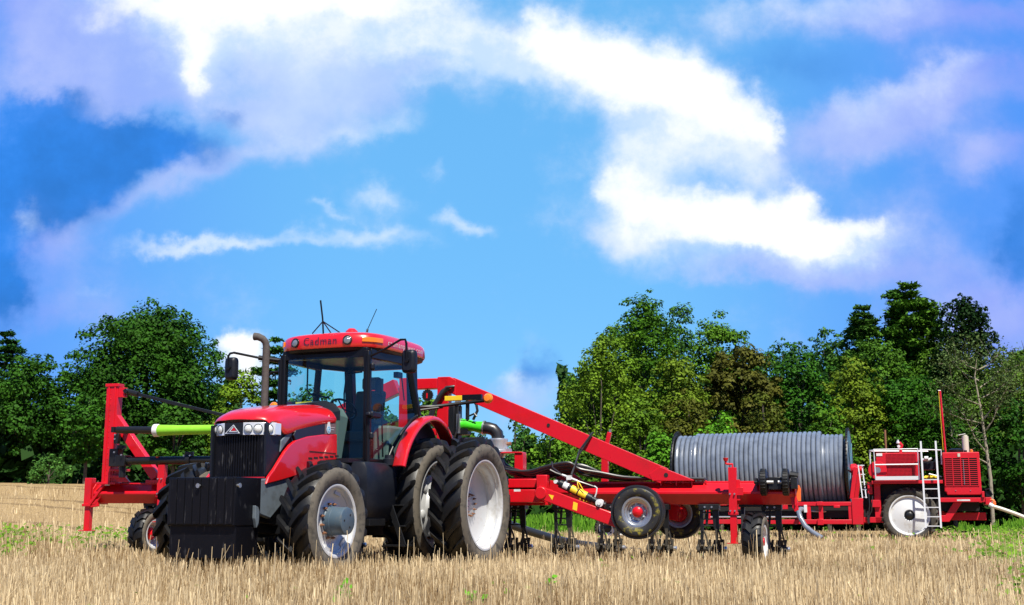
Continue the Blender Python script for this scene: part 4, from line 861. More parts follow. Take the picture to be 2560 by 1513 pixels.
pd = MB(); pd.b2((.155, 1.3, 1.02), (.22, 2.1, 1.27)); pd.prism([(1.3, 1.40), (1.35, 1.45), (1.75, 1.47), (2.3, 1.40), (2.4, 1.22), (1.3, 1.2)], (.16, 0, 0), (0, 1, 0), (0, 0, 1), (.10, 0, 0)); pd.prism([(1.55, 1.42), (1.62, 1.62), (1.75, 1.62), (2.05, 1.42)], (-.12, .55, 0), (0, 1, 0), (0, 0, 1), (.04, 0, 0)); pd.build('side_plate', RED, BEAM, .01)
for lo, hi in (((.153, -6.42, 1.36), (.165, -6.26, 1.42)), ((.70, 1.62, 1.235), (.705, 1.73, 1.27))):
    mb = MB(); mb.b2(lo, hi); mb.build('sticker', M['white'], BEAM)
# central mast
ms = MB()
for y in (.18, -.52): ms.bar((.05, y, 1.3), (.05, y, 3.19), .20, .20, (1, 0, 0))
ms.bar((.05, -.62, 3.08), (.05, .08, 3.08), .19, .18); ms.prism([(.09, 3.19), (.30, 3.19), (.42, 3.13), (.42, 2.86), (.30, 2.95)], (-.05, 0, 0), (0, 1, 0), (0, 0, 1), (.20, 0, 0)); ms.bar((.05, -.5, 2.25), (.05, .2, 2.25), .12, .12)
ms.build('mast', RED, TB, .012)
for sg in (1, -1):
    dg_ = MB(); off = 0 if sg > 0 else -.36
    a = V3((.05, off + sg * .32, 3.05)); b = V3((.05, off + sg * 3.96, 1.49)); dg_.bar(a, b, .19, .265)
    dg_.prism([(3.78, 1.41), (4.44, 1.41), (4.44, 1.425), (4.10, 1.56), (3.9, 1.64), (3.72, 1.52)] if sg > 0 else [(off - q, z) for q, z in ((3.78, 1.41), (4.44, 1.41), (4.44, 1.425), (4.10, 1.56), (3.9, 1.64), (3.72, 1.52))], (-.05, 0, 0), (0, 1, 0), (0, 0, 1), (.20, 0, 0))
    for q in (3.9, 4.15, 4.4): dg_.b2((-.02, off + sg * q - .012, 1.33), (.075, off + sg * q + .012, 1.42))
    D_ = dg_.build('brace', RED, TB, .014)
    h_ = MB(); h_.lathe([(0, 0), (.035, 0), (.035, .004), (0, .004)], (.151, off + sg * 4.0, 1.505), (1, 0, 0), 18); h_.lathe([(0, 0), (.028, 0), (.028, .004), (0, .004)], (.151, off + sg * 2.05, 2.335), (1, 0, 0), 18); h_.build('pin_hole', M['dark'], D_)
cp = MB(); cp.lathe([(0, -.03), (.085, -.03), (.092, -.02), (.092, .02), (.085, .03), (0, .03)], (.1, -.11, 2.885), (1, 0, 0), 28)
for i in range(16):
    a = 2 * pi * i / 16; cp.box((.1, -.11 + .094 * cos(a), 2.885 + .094 * sin(a)), (.05, .016, .016))
CP = cp.build('hose_cap', M['black'], TB); mb = MB(); mb.prism([(-.012, -.05), (.012, -.05), (.014, .03), (0, .045), (-.014, .03)], (.131, -.11, 2.88), (0, 1, 0), (0, 0, 1), (.004, 0, 0)); mb.build('cap_mark', M['red'], CP)
# left mast with brace
lm = MB()
lm.b2((.0, -6.44, 1.40), (.16, -6.20, 3.21)); lm.b2((.155, -6.40, 1.40), (.175, -6.37, 3.19)); lm.b2((.155, -6.27, 1.40), (.175, -6.24, 3.19)); lm.b2((-.01, -6.49, 1.42), (.05, -6.43, 3.20))
lm.bar((.08, -6.26, 2.60), (.08, -5.33, 1.50), .15, .17, (0, 1, 1)); lm.b2((-.02, -5.50, 1.40), (.18, -5.2, 1.46)); lm.b2((.0, -6.22, 1.62), (.26, -5.95, 1.66)); lm.b2((.0, -6.22, 1.50), (.26, -6.0, 1.54)); lm.b2((.05, -6.15, 1.54), (.15, -6.05, 1.62))
lm.prism([(-6.2, 1.42), (-5.85, 1.42), (-6.0, 1.56), (-6.2, 1.60)], (.1, 0, 0), (0, 1, 0), (0, 0, 1), (.05, 0, 0)); lm.b2((-.02, -6.52, 1.38), (.2, -6.12, 1.42))
lm.b2((-.01, -6.46, 3.18), (.18, -6.18, 3.235)); lm.b2((.06, -6.2, 2.98), (.09, -6.06, 3.16)); lm.b2((.12, -6.2, 2.98), (.15, -6.06, 3.16))
for i in range(16): lm.lathe([(0, 0), (.008, 0), (.008, .01), (0, .01)], (.16, -6.34, 1.55 + i * .1), (1, 0, 0), 6)
lm.build('side_mast', RED, TB, .01)
sb = MB(); sb.bar((.10, -6.04, 3.085), (.06, -2.45, 2.24), .055, .055); sb.tube([(.10, -6.10, 3.10), (.1, -5.8, 3.03)], .055, 10); sb.lathe([(0, -.08), (.045, -.08), (.045, .08), (0, .08)], (.10, -6.03, 3.09), (1, 0, 0), 14); sb.bar((.10, -5.2, 2.885), (.09, -4.9, 2.815), .065, .065); sb.build('turnbuckle', M['black'], TB, .006)
# pipes on the left wing
gpz = MB(); gpz.tube([(.55, -5.05, 2.325), (.55, -4.6, 2.325), (.55, -3.3, 2.325), (.5, -1.0, 2.32)], [.10, .085, .08, .08], 24); gpz.build('pipe_sleeve', M['green'], TB)
mb = MB(); mb.lathe([(.09, -.05), (.113, -.05), (.113, .02), (.103, .04), (.085, .04)], (.55, -5.08, 2.325), (0, 1, 0), 24); mb.build('pipe_collar', M['white'], TB)
bp = MB(); bp.tube([(.55, -5.9, 2.345), (.55, -5.1, 2.33)], .065, 14); bp.b2((.16, -6.0, 2.30), (.6, -5.93, 2.40)); bp.build('inlet_pipe', M['black'], TB)
lp = MB(); lp.tube([(.32, -5.85, 1.80), (.32, -1.0, 1.80)], .072, 14); lp.b2((.2, -6.16, 1.70), (.38, -5.98, 2.02)); lp.b2((.22, -6.0, 1.70), (.42, -5.80, 1.90)); lp.b2((.16, -6.18, 2.12), (.24, -6.08, 2.30)); lp.tube([(.32, -4.58, 1.80), (.32, -4.50, 1.80)], .10, 14); lp.b2((.3, -4.62, 1.86), (.36, -4.46, 1.95)); lp.tube([(.32, -5.9, 1.7), (.32, -5.9, 1.5)], .06, 10)
lp.tube([(.32, -5.95, 2.02), (.32, -5.95, 2.08)], .09, 12); LP_ = lp.build('hose_boom', M['black'], TB, .008)
mb = MB()
for q in ((.45, -5.85, 1.9), (.45, -6.0, 1.95), (.28, -6.12, 2.2), (.28, -6.12, 2.28), (.40, -4.6, 1.88), (.4, -4.48, 1.88)): mb.lathe([(0, 0), (.016, 0), (.016, .02), (0, .02)], q, (1, 0, 0), 6)
mb.build('clamp_bolts', M['steel'], LP_)
# support stands with screw jacks
def stand(x, y, z0, z1, crank=1, sink=0, w_=.125):
    mb = MB(); mb.b2((x - w_ / 2, y - w_ / 2, z0 + .45), (x + w_ / 2, y + w_ / 2, z1)); mb.b2((x - w_ * .4, y - w_ * .4, z0), (x + w_ * .4, y + w_ * .4, z0 + .46)); mb.b2((x - .1, y - .1, z0 - .012), (x + .1, y + .1, z0)); mb.b2((.1, y - .03, 1.15), (x, y + .05, 1.32)); mb.b2((x - .03, y + w_ * .5, 1.1), (x + .02, y + w_ * .5 + .05, 1.42)); mb.b2((x + .0, y + w_ * .4, 1.18), (x + .05, y + w_ * .5 + .10, 1.30)); mb.b2((x - w_ * .58, y - w_ * .58, z0 + .43), (x + w_ * .58, y + w_ * .58, z0 + .47))
    if crank: mb.tube([(x, y, z1), (x, y, z1 + .05), (x + .02, y - .08, z1 + .055), (x + .02, y - .10, z1 + .06), (x + .02, y - .10, z1 + .13)], .018, 8); mb.lathe([(0, 0), (.03, 0), (.045, .05), (0, .05)], (x + .02, y - .10, z1 + .10), (0, 0, 1), 12)
    o = mb.build('stand', RED, TB, .008); b = MB()
    for z in (z0 + .49, z0 + .75): b.lathe([(0, 0), (.014, 0), (.014, .03), (0, .03)], (x + w_ / 2, y + .03, z), (1, 0, 0), 6); b.lathe([(0, 0), (.014, 0), (.014, .03), (0, .03)], (x + w_ / 2, y - .04, z), (1, 0, 0), 6)
    b.build('stand_bolts', M['steel'], o)
stand(.34, 5.08, .45, 1.61); stand(.32, -5.07, .72, 1.72)
ls = MB(); ls.b2((.0, -6.80, 1.0), (.15, -6.66, 1.50)); ls.b2((.02, -6.785, .55), (.13, -6.675, 1.0)); ls.b2((-.04, -6.86, .535), (.19, -6.64, .55)); ls.b2((-.02, -6.82, .98), (.17, -6.64, 1.03)); ls.bar((.12, -6.66, 1.02), (.12, -6.35, 1.42), .05, .10, (0, 1, 1)); ls.bar((.12, -6.74, 1.02), (.12, -6.5, 1.05), .05, .14); ls.prism([(-6.68, 1.0), (-6.42, 1.18), (-6.55, 1.02)], (.12, 0, 0), (0, 1, 0), (0, 0, 1), (.03, 0, 0)); ls.build('end_stand', RED, TB, .008)
# transport wheels on swing arms
def t_wheel(x, y, z, arm=True):
    w_ = MB(); w_.lathe([(.19, .04), (.165, .02), (.155, -.01), (.12, -.02), (.11, .02), (0, .02)], (0, 0, 0), (0, 1, 0), 40)
    for i in range(8):
        a = 2 * pi * i / 8; w_.box((.133 * cos(a), .0, .133 * sin(a)), (.03, .05, .04), np.array([[cos(a), 0, -sin(a)], [0, 1, 0], [sin(a), 0, cos(a)]]))
    o = w_.build('wheel', M['steel'], TB, angle=40); o.location = (x, y, z); o.rotation_euler = (0, R(10), -pi / 2 if arm else -pi / 2)
    make_tyre(.415, .115, .225, 0, 0, .05, .02, parent=o, mats=[M['hose'], M['gstain']], kind='rib', bulge=.03); rim_barrel(.222, .115, M['steel'], o)
    h = MB(); h.lathe([(.085, .015), (.085, .05), (.075, .085), (.045, .105), (0, .11)], (0, 0, 0), (0, 1, 0), 24); h.build('hub', RED, o)
    b = MB(); bolts(b, .115, 8, .02, .012, .03); b.build('wheel_nuts', M['white'], o); return o
t_wheel(.80, 3.66, .915); o2 = t_wheel(-.62, 4.08, .90)
ar = MB(); ar.bar((.60, 2.0, 1.235), (.60, 3.5, .70), .16, .20); ar.lathe([(0, -.10), (.10, -.10), (.10, .10), (0, .10)], (.60, 2.06, 1.21), (1, 0, 0), 24); ar.b2((.16, 1.42, 1.06), (.60, 2.02, 1.27)); ar.b2((.15, 1.36, 1.30), (.56, 2.0, 1.44)); ar.b2((.50, 1.98, 1.28), (.66, 2.16, 1.50)); ar.lathe([(0, 0), (.06, 0), (.06, .2), (0, .2)], (.62, 3.66, .915), (1, 0, 0), 16); ar.b2((.55, 3.35, .68), (.65, 3.66, .92)); AR = ar.build('swing_arm', RED, TB, .012)
mb = MB(); mb.prism([(2.19, 1.19), (2.28, 1.17), (2.25, 1.10)], (.681, 0, 0), (0, 1, 0), (0, 0, 1), (.003, 0, 0)); mb.build('warning_sticker', M['yellow'], AR); mb = MB(); mb.prism([(2.60, 1.075), (2.67, 1.05), (2.655, .93), (2.585, .955)], (.681, 0, 0), (0, 1, 0), (0, 0, 1), (.003, 0, 0)); mb.build('sticker', M['yellow'], AR)
for y, z, l_ in ((2.58, 1.20, .10), (2.64, 1.17, .10), (2.69, 1.15, .07)): mb = MB(); mb.prism([(y, z), (y + .012, z), (y + .012, z - l_), (y, z - l_)], (.16, 0, 0), (0, 1, 0), (0, 0, 1), (.003, 0, 0)); mb.build('paint_mark', M['yellow'], BEAM)
ab = MB(); ab.bar((-.5, 3.45, 1.02), (-.5, 4.1, .90), .16, .26); ab.b2((-.6, 3.4, .78), (-.42, 3.9, 1.12)); ab.lathe([(0, 0), (.14, 0), (.14, .06), (0, .06)], (-.62, 4.08, .90), (1, 0, 0), 24); ab.build('swing_arm', RED, TB, .012)
cy = MB(); p0 = V3((.60, 2.36, 1.365)); p1 = V3((.60, 2.88, 1.12)); cy.tube([p0, p1], .068, 18); cy.tube([p0 - (p1 - p0) * .12, p0], .04, 10); cy.tube([p1, p1 + (p1 - p0) * .42], .05, 12)
CY_ = cy.build('hydraulic_cylinder', M['plastic'], TB)
mb = MB(); mb.tube([p1, p1 + (p1 - p0) * .16], .03, 12); e = p1 + (p1 - p0) * .27; mb.lathe([(0, -.02), (.062, -.02), (.062, .09), (.03, .09), (.03, .12), (0, .12)], e, (1, 0, 0), 18); mb.lathe([(0, 0), (.03, 0), (.03, .12), (0, .12)], p0 - (p1 - p0) * .10 + V3((-.02, 0, 0)), (1, 0, 0), 12); mb.build('cylinder_rod', M['white'], CY_)
mb = MB()
for a, b_, m_ in ((.12, .27, 'white'), (.36, .56, 'yellow'), (.60, .84, 'yellow')):
    k_ = MB(); d_ = p1 - p0; ax = unit(d_); side = V3((1, 0, 0)); k_.lathe([(.0692, 0), (.0692, np.linalg.norm(d_) * (b_ - a))], p0 + d_ * a, ax, 10, ang=(R(-80), R(35))); k_.build('sticker', M[m_], CY_)
fh = MB(); fh.tube([(.62, 2.40, 1.50), (.64, 2.46, 1.48), (.64, 2.66, 1.40)], .018, 8); fh.b2((.60, 2.48, 1.42), (.66, 2.56, 1.49)); fh.tube([(.63, 2.49, 1.44), (.62, 2.46, 1.36)], .012, 6); fh.tube([(.62, 2.93, 1.32), (.62, 2.97, 1.29), (.62, 2.96, 1.21), (.61, 2.93, 1.14)], .012, 6); fh.build('hose_fitting', M['white'], CY_)
yh = MB(); yh.tube([(.65, 2.66, 1.40), (.68, 2.70, 1.36), (.68, 2.77, 1.24)], .008, 6); yh.tube([(.65, 2.66, 1.40), (.68, 2.67, 1.34), (.67, 2.69, 1.27)], .008, 6); yh.build('cable_tie', M['yellow'], CY_)
bh = MB(); bh.tube([(.64, 2.66, 1.40), (.62, 2.78, 1.36), (.62, 2.93, 1.31)], .014, 6); bh.tube([(.62, 2.2, 1.58), (.62, 2.3, 1.53), (.62, 2.42, 1.49)], .016, 6)
bh.tube([(.3, 2.15, 1.72), (.45, 2.2, 1.62), (.60, 2.45, 1.46)], .014, 6)
bh.tube([(.16, 2.80, 2.20), (.2, 2.72, 2.08), (.22, 2.60, 1.92), (.3, 2.55, 1.7), (.5, 2.52, 1.5)], .016, 6); bh.tube([(.16, 2.82, 2.21), (.2, 2.70, 2.02), (.24, 2.57, 1.8), (.5, 2.53, 1.5)], .014, 6); bh.build('hydraulic_hose', M['hose'], TB)
# gauge wheels at both wing ends
def g_wheel(y, s):
    w_ = MB(); w_.lathe([(.20, .05), (.17, .02), (.12, .0), (.0, .0)], (0, 0, 0), (0, 1, 0), 40); o = w_.build('gauge_wheel', M['white'], TB, angle=40); o.location = (.20, y, .47 if y > 0 else .50); o.rotation_euler = (0, 0, -R(4.5))
    make_tyre(.45, .145, .25, 15, .30, .105, .03, parent=o, kind='block', bulge=.02); rim_barrel(.245, .145, M['white'], o)
    h = MB(); h.lathe([(.11, .0), (.11, .05), (.07, .07), (.06, .13), (0, .14)], (0, 0, 0), (0, 1, 0), 24); bolts(h, .09, 6, .05, .012, .03); h.build('hub', RED, o)
    f = MB(); yy = y - .02
    f.bar((-.12, y - .22, 1.05), (.02, y - .22, .47), .05, .14, (1, 0, 0)); f.b2((-.25, y - .28, 1.0), (.0, y + .10, 1.05)); f.bar((.14, y - .24, .47), (.20, y + .02, .47), .06, .06); f.build('wheel_fork', M['black'], TB, .006)
g_wheel(5.40, 1); g_wheel(-5.36, 1)
# tine units
def tine_unit(y, x0=0.0):
    f = MB(); z1 = 1.045; X = lambda x: x + x0
    f.b2((X(-.14), y - .16, z1 - .09), (X(.09), y + .16, z1))
    def leg(pts, x, th):
        f.loft([[(X(x) - th, y + q[0] - q[2], q[1]), (X(x) + th, y + q[0] - q[2], q[1]), (X(x) + th, y + q[0] + q[2], q[1]), (X(x) - th, y + q[0] + q[2], q[1])] for q in pts], smooth=False)
    leg([(-.125, 1.02, .026), (-.125, .8, .026), (-.12, .62, .026), (-.125, .50, .024), (-.13, .38, .022)], .0, .02)
    leg([(.09, 1.02, .052), (.10, .85, .050), (.105, .70, .046), (.12, .62, .034)], .0, .02)
    leg([(-.02, 1.0, .014), (-.035, .86, .02), (-.05, .72, .02)], -.01, .012)
    for z in (.915, .81, .705): f.bar((X(0), y - .11, z), (X(0), y + .10, z), .036, .022)
    o = f.build('tine_frame', M['black'], TB, .005)
    g = f = MB()
    leg([(.11, .66, .022), (.115, .55, .020), (.105, .38, .018)], .03, .018); leg([(.13, .66, .014), (.165, .55, .012), (.185, .42, .012)], .0, .014); leg([(-.10, .64, .012), (-.055, .54, .012), (-.03, .40, .012)], .02, .014)
    f.bar((X(0), y + .11, .52), (X(0), y + .175, .52), .02, .015)
    f.tube([(X(-.03), y - .22, .345), (X(-.03), y + .22, .345)], .04, 10)
    for q in (-.19, -.13, -.02, .05, .13, .18):
        f.tube([(X(-.03), y + q - .018, .345), (X(-.03), y + q + .018, .345)], .07, 10)
        for i in range(4):
            a = 2 * pi * i / 4 + q * 9; f.bar((X(-.03), y + q, .345), (X(-.03) + .15 * cos(a), y + q + .02, .345 + .15 * sin(a)), .024, .04, (0, 1, 0))
    f.build('tine_rotor', M['mud'], o)
    b = MB(); b.lathe([(0, 0), (.042, 0), (.042, .04), (.02, .05), (0, .05)], (X(-.03), y + .215, .345), (0, 1, 0), 14); b.build('end_cap', M['steel'], o)
    for q in (-.06, .05): b = MB(); b.lathe([(0, 0), (.016, 0), (.016, .02), (0, .02)], (X(.09), y + q, z1 - .045), (1, 0, 0), 8); b.build('mount_bolt', M['steel'], o)
for y in (1.47, 2.26, 3.03, 3.86, 4.66, -1.5, -2.3, -3.1, -3.9, -4.7, .7, -.7): tine_unit(y)
tine_unit(5.62, -.22); tine_unit(-5.55, -.22)
# rubber rollers, reflector and lamp at the right wing end
rr_ = MB()
for y in (5.545, 5.885): rr_.lathe([(0, -.055), (.17, -.055), (.205, -.045), (.205, .045), (.17, .055), (0, .055)], (.24, y, 1.385), (0, 1, 0), 36)
for y in (5.545, 5.885):
    for i in range(26):
        a = 2 * pi * i / 26; rr_.box((.24 + .205 * cos(a), y, 1.385 + .205 * sin(a)), (.012, .078, .03), np.array([[cos(a), 0, -sin(a)], [0, 1, 0], [sin(a), 0, cos(a)]]))
RRo = rr_.build('rubber_roller', M['rubber'], TB, .005)
mb = MB(); mb.tube([(.24, 5.4, 1.385), (.24, 6.06, 1.385)], .03, 10); mb.b2((.0, 5.62, 1.27), (.28, 5.82, 1.46)); mb.b2((.05, 5.96, 1.28), (.28, 6.06, 1.46)); mb.tube([(.2, 5.95, 1.50), (.2, 6.07, 1.48)], .06, 10); mb.b2((.0, 5.42, 1.33), (.26, 5.46, 1.45)); mb.build('roller_bracket', M['black'], RRo, .006)
mb = MB(); mb.tube([(.29, 5.60, 1.385), (.29, 5.70, 1.385)], .022, 8); mb.tube([(.29, 5.77, 1.385), (.29, 5.83, 1.385)], .022, 8); mb.build('roller_axle', M['white'], RRo)
mb = MB(); mb.prism([(6.03, 1.34), (6.075, 1.34), (6.10, 1.28), (6.095, 1.09), (6.05, 1.09), (6.03, 1.15)], (.06, 0, 0), (0, 1, 0), (0, 0, 1), (.03, 0, 0)); mb.build('reflector', M['orange'], TB, .004)
er = MB(); er.prism([(5.92, 1.25), (6.02, 1.2), (6.06, .96), (6.0, .93), (5.96, 1.0)], (.08, 0, 0), (0, 1, 0), (0, 0, 1), (.04, 0, 0)); er.build('end_bracket', RED, TB, .006)
# hose distributor
di = MB(); di.lathe([(0, 2.13), (.155, 2.13), (.16, 2.11), (.155, 2.09), (.155, 1.94), (.19, 1.93), (.19, 1.90), (.13, 1.885), (.11, 1.83), (.06, 1.78), (0, 1.78)], (0, 1.14, 0), (0, 0, 1), 36); di.b2((-.05, 1.28, 1.9), (.1, 1.36, 1.96)); di.build('hose_distributor', M['alu'], TB, angle=40)
mb = MB(); mb.tube([(.0, 1.29, 2.04), (0, 1.36, 2.05)], .03, 8); mb.build('valve', M['rust'], TB)
mb = MB(); mb.b2((-.1, 1.22, 1.875), (.16, 1.6, 1.90)); mb.b2((-.08, 1.46, 1.38), (.14, 1.61, 1.88)); mb.build('distributor_bracket', RED, TB, .01)
ge = MB(); ge.tube([(.02, .47, 2.375), (.02, .58, 2.37), (.02, .70, 2.345), (.02, .82, 2.325), (.02, .90, 2.315)], [.10, .105, .085, .10, .11], 20); ge.build('green_hose', M['bgreen'], TB)
el = MB(); el.tube([(.02, .89, 2.316), (.02, .96, 2.31), (.015, 1.05, 2.285), (.0, 1.11, 2.22), (.0, 1.13, 2.12)], .105, 20); el.build('elbow', M['hose'], TB)
mb = MB(); mb.tube([(.02, .47, 2.376), (.02, .50, 2.375)], .115, 20); mb.tube([(.02, .875, 2.318), (.02, .90, 2.315)], .122, 20); mb.build('hose_clamp', M['steel'], TB)
fm = MB(); fm.b2((-.08, .34, 1.95), (.12, .46, 2.70)); fm.b2((.12, .30, 2.2), (.16, .40, 2.7)); fm.tube([(.05, .60, 2.3), (.05, .60, 3.0)], .035, 10); fm.b2((-.1, .4, 2.2), (.1, .62, 2.45)); fm.build('flow_meter', M['black'], TB, .01)
mb = MB(); mb.b2((.125, .44, 2.22), (.16, .50, 2.55)); mb.lathe([(0, 0), (.04, 0), (.04, .04), (0, .04)], (.1, .44, 2.75), (1, 0, 0), 14); mb.tube([(.06, .36, 2.05), (.06, .36, 2.15)], .06, 12); mb.build('gauge', M['steel'], TB)
hz = MB()
hz.tube([(.16, .30, 3.0), (.2, .20, 2.93), (.22, .06, 2.7), (.2, -.05, 2.4), (.15, -.1, 2.1)], .045, 10); hz.tube([(.17, .40, 3.02), (.22, .27, 3.0), (.24, .12, 2.8), (.22, .0, 2.4)], .025, 8)
hz.tube([(.1, .62, 2.92), (.12, .78, 2.7), (.12, .80, 2.6), (.1, .72, 2.45)], .025, 8); hz.tube([(.05, .5, 2.95), (.06, .46, 2.8), (.05, .48, 2.6)], .016, 6); hz.tube([(.12, .62, 2.5), (.15, .76, 2.55), (.15, .80, 2.5)], .016, 6); hz.tube([(.12, .35, 2.2), (.2, .42, 2.15), (.2, .48, 2.3), (.15, .47, 2.55)], .014, 6); hz.build('hydraulic_hose', M['hose'], TB)
for i in range(9):
    a = 2 * pi * i / 9; q = (i % 3 - 1) * .035; x = .07 * cos(a); y = 1.14 + .07 * sin(a); lvl = (i // 3 - 1) * .04; xx = (i - 4) * .045
    mb = MB(); pts = [(x, y, 1.80), (x * 1.5 + xx * .3, y + .05, 1.70), (xx + .12, 1.38 + .05 * (i % 4), 1.56 + lvl), (xx + .13, 1.75, 1.50 + lvl + q), (xx + .12, 2.05, 1.575 + lvl + q), (xx + .10, 2.32 + .05 * (i % 3), 1.625 + lvl * 1.2 + q), (xx + .06, 2.6 + .08 * (i % 2), 1.60 + lvl - q), (xx, 2.95, 1.51 + lvl * .8), (xx - .05, 3.35, 1.455 + lvl * .4), (xx - .1, 3.9, 1.445 + abs(lvl) * .3), (xx - .12, 4.6, 1.445)]
    P_ = np.array(pts); tt = np.linspace(0, len(P_) - 1, 44); sm = []
    for t in tt:                                          # Catmull-Rom
        k_ = int(min(t, len(P_) - 2)); u = t - k_; g_ = lambda j: P_[min(max(j, 0), len(P_) - 1)]
        a0, a1, a2, a3 = g_(k_ - 1), g_(k_), g_(k_ + 1), g_(k_ + 2); sm.append(.5 * (2 * a1 + (a2 - a0) * u + (2 * a0 - 5 * a1 + 4 * a2 - a3) * u * u + (3 * a1 - a0 - 3 * a2 + a3) * u ** 3))
    mb.tube(sm, .024, 8); mb.build('feed_hose', M['hose'], TB)
fp = MB(); fp.bar((-.45, 2.87, 1.35), (-.45, 2.88, 2.02), .11, .11, (1, 0, 0)); fp.bar((-.45, 2.9, 2.0), (-.45, 2.96, 2.24), .07, .07, (1, 0, 0)); fp.build('rear_post', RED, TB, .006)
mb = MB(); mb.b2((-.52, 2.79, 1.97), (-.38, 2.96, 2.0)); mb.tube([(-.45, 2.96, 2.22), (-.45, 2.975, 2.29)], .02, 6); mb.build('post_cap', M['steel'], TB)
# drag hose trailing from the toolbar across the stubble
def hose_obj(name, pts, r, m, label, cat, n=14):
    P_ = np.array(pts, float); o0 = P_[0].copy(); mb = MB(); tt = np.linspace(0, len(P_) - 1, 40); sm = []
    for t in tt:
        k_ = int(min(t, len(P_) - 2)); u = t - k_; g_ = lambda j: P_[min(max(j, 0), len(P_) - 1)]
        a0, a1, a2, a3 = g_(k_ - 1), g_(k_), g_(k_ + 1), g_(k_ + 2); sm.append(.5 * (2 * a1 + (a2 - a0) * u + (2 * a0 - 5 * a1 + 4 * a2 - a3) * u * u + (3 * a1 - a0 - 3 * a2 + a3) * u ** 3) - o0)
    mb.tube(sm, r, n); o = mb.build(name, m); o.location = Vector(o0); return tag(o, label, cat)
hose_obj('drag_hose', [(-.9, 22.6, 1.0), (-.15, 23.6, .72), (.5, 24.0, .50), (1.2, 24.5, .32), (1.9, 24.8, .22), (2.6, 25.2, .12)], .075, M['hose'], 'thick black drag hose sagging to the stubble behind the tine units', 'hose')
# ---------------------------------------------------------------- hose reel machine
HM = empty('hose_reel_machine', (13.13, 41.0, 0.0), (0, 0, -R(19)), label='long red hose reel trailer with a huge grey hose drum and engine platform', cat='farm machine')
HMX = Matrix.Translation((13.13, 41.0, 0)) @ Matrix.Rotation(-R(19), 4, 'Z'); DR = M['dusty_red']
DX0, DX1, DY, DZ = -8.0, -2.08, 1.3, 2.4
for x in (DX0, DX1):
    fg = MB(); fg.lathe([(.25, -.02), (1.36, -.02), (1.42, -.04), (1.43, .0), (1.42, .04), (1.36, .02), (.25, .02)], (x, DY, DZ), (1, 0, 0), 72)
    for i in range(60):
        a = 2 * pi * i / 60; fg.box((x, DY + 1.43 * cos(a), DZ + 1.43 * sin(a)), (.05, .03, .03), None)
    F_ = fg.build('reel_flange', M['black'], HM, angle=40)
mb = MB(); mb.lathe([(.22, .022), (1.33, .024), (1.33, .03), (.22, .03)], (DX1, DY, DZ), (1, 0, 0), 72)
for i in range(8):
    a = 2 * pi * i / 8; mb.bar((DX1 + .04, DY + .2 * cos(a), DZ + .2 * sin(a)), (DX1 + .04, DY + 1.3 * cos(a), DZ + 1.3 * sin(a)), .08, .02, (1, 0, 0))
mb.build('flange_face', M['bluedrum'], F_)
dr = MB(); dr.lathe([(0, DX0 + .02), (1.04, DX0 + .02), (1.04, DX1 - .02), (0, DX1 - .02)], (0, DY, DZ), (1, 0, 0), 48); dr.build('reel_drum', M['hose'], HM)
def coil(x0, x1, r, turns, name, tr=.079, sag=0):
    n = int(turns * 36); pts = []
    for i in range(n + 1):
        t = i / n; a = 2 * pi * turns * t; wob = .004 * sin(a * .31) + .004 * sin(a * .117 + 1); sg_ = sag * max(0, -sin(a)) * max(0, -sin(a))
        pts.append((x0 + (x1 - x0) * t + .004 * sin(a * .5 + 2), DY + (r + wob) * cos(a), DZ + (r + wob) * sin(a) - sg_))
    mb = MB(); mb.tube(pts, tr, 10); return mb.build(name, M['ghose'], HM)
coil(-7.28, -2.92, 1.265, 27, 'hose_coil', .077); coil(-7.93, -7.25, 1.20, 4, 'hose_coil', .08); coil(-2.95, -2.2, 1.15, 5, 'hose_coil', sag=.12); coil(-7.15, -3.05, 1.125, 25, 'hose_coil', .075)
# frame
fm_ = MB()
for y in (.0, 2.6):
    fm_.b2((-9.0, y - .06, 1.19), (-1.85, y + .06, 1.30)) if y else (fm_.b2((-6.9, -.06, 1.19), (-6.1, .06, 1.29)), fm_.b2((-6.1, -.06, 1.22), (-3.7, .06, 1.31)), fm_.b2((-3.9, -.07, 1.17), (-1.85, .07, 1.30)))
    fm_.b2((-10.6, y - .06, .57), (-1.9, y + .06, .72))
    for x in (-6.75, -3.38, -2.98, -2.02): fm_.b2((x - .07, y - .055, .72), (x + .07, y + .055, 1.19))
    fm_.b2((-1.97, y - .1, .56), (-1.62, y + .1, 1.42)); fm_.bar((-1.98, y * .8 + .25, 1.4), (-1.80, y * .8 + .25, 2.45), .14, .22, (0, 1, 0))
    for x in (-6.7, -5.8, -4.2): fm_.b2((x - .14, y - .07, 1.06), (x + .14, y + .07, 1.22))
    fm_.bar((-10.6, y, .64), (-8.2, y, 1.3), .1, .12); fm_.bar((-8.2, y * .6 + .5, 1.0), (-8.05, DY, 2.4), .2, .2)
for x in (-10.5, -7, -4, -2): fm_.b2((x - .06, .06, .58), (x + .06, 2.54, .71))
fm_.b2((-1.9, .1, 1.2), (-1.7, 2.5, 1.35)); fm_.b2((-3.1, -.16, 1.18), (-2.9, -.05, 1.31)); fm_.b2((-3.1, -.12, .54), (-2.9, -.05, .74)); fm_.b2((-2.55, -.16, 1.10), (-2.35, -.06, 1.18)); fm_.lathe([(0, DX1), (.16, DX1), (.2, DX1 + .08), (.2, DX1 + .2), (.12, DX1 + .3), (.12, DX1 + .45), (0, DX1 + .45)], (0, DY, DZ), (1, 0, 0), 24); fm_.bar((-1.85, .25, 2.3), (-1.85, DY, 2.4), .14, .14)
fm_.build('frame', DR, HM, .012)
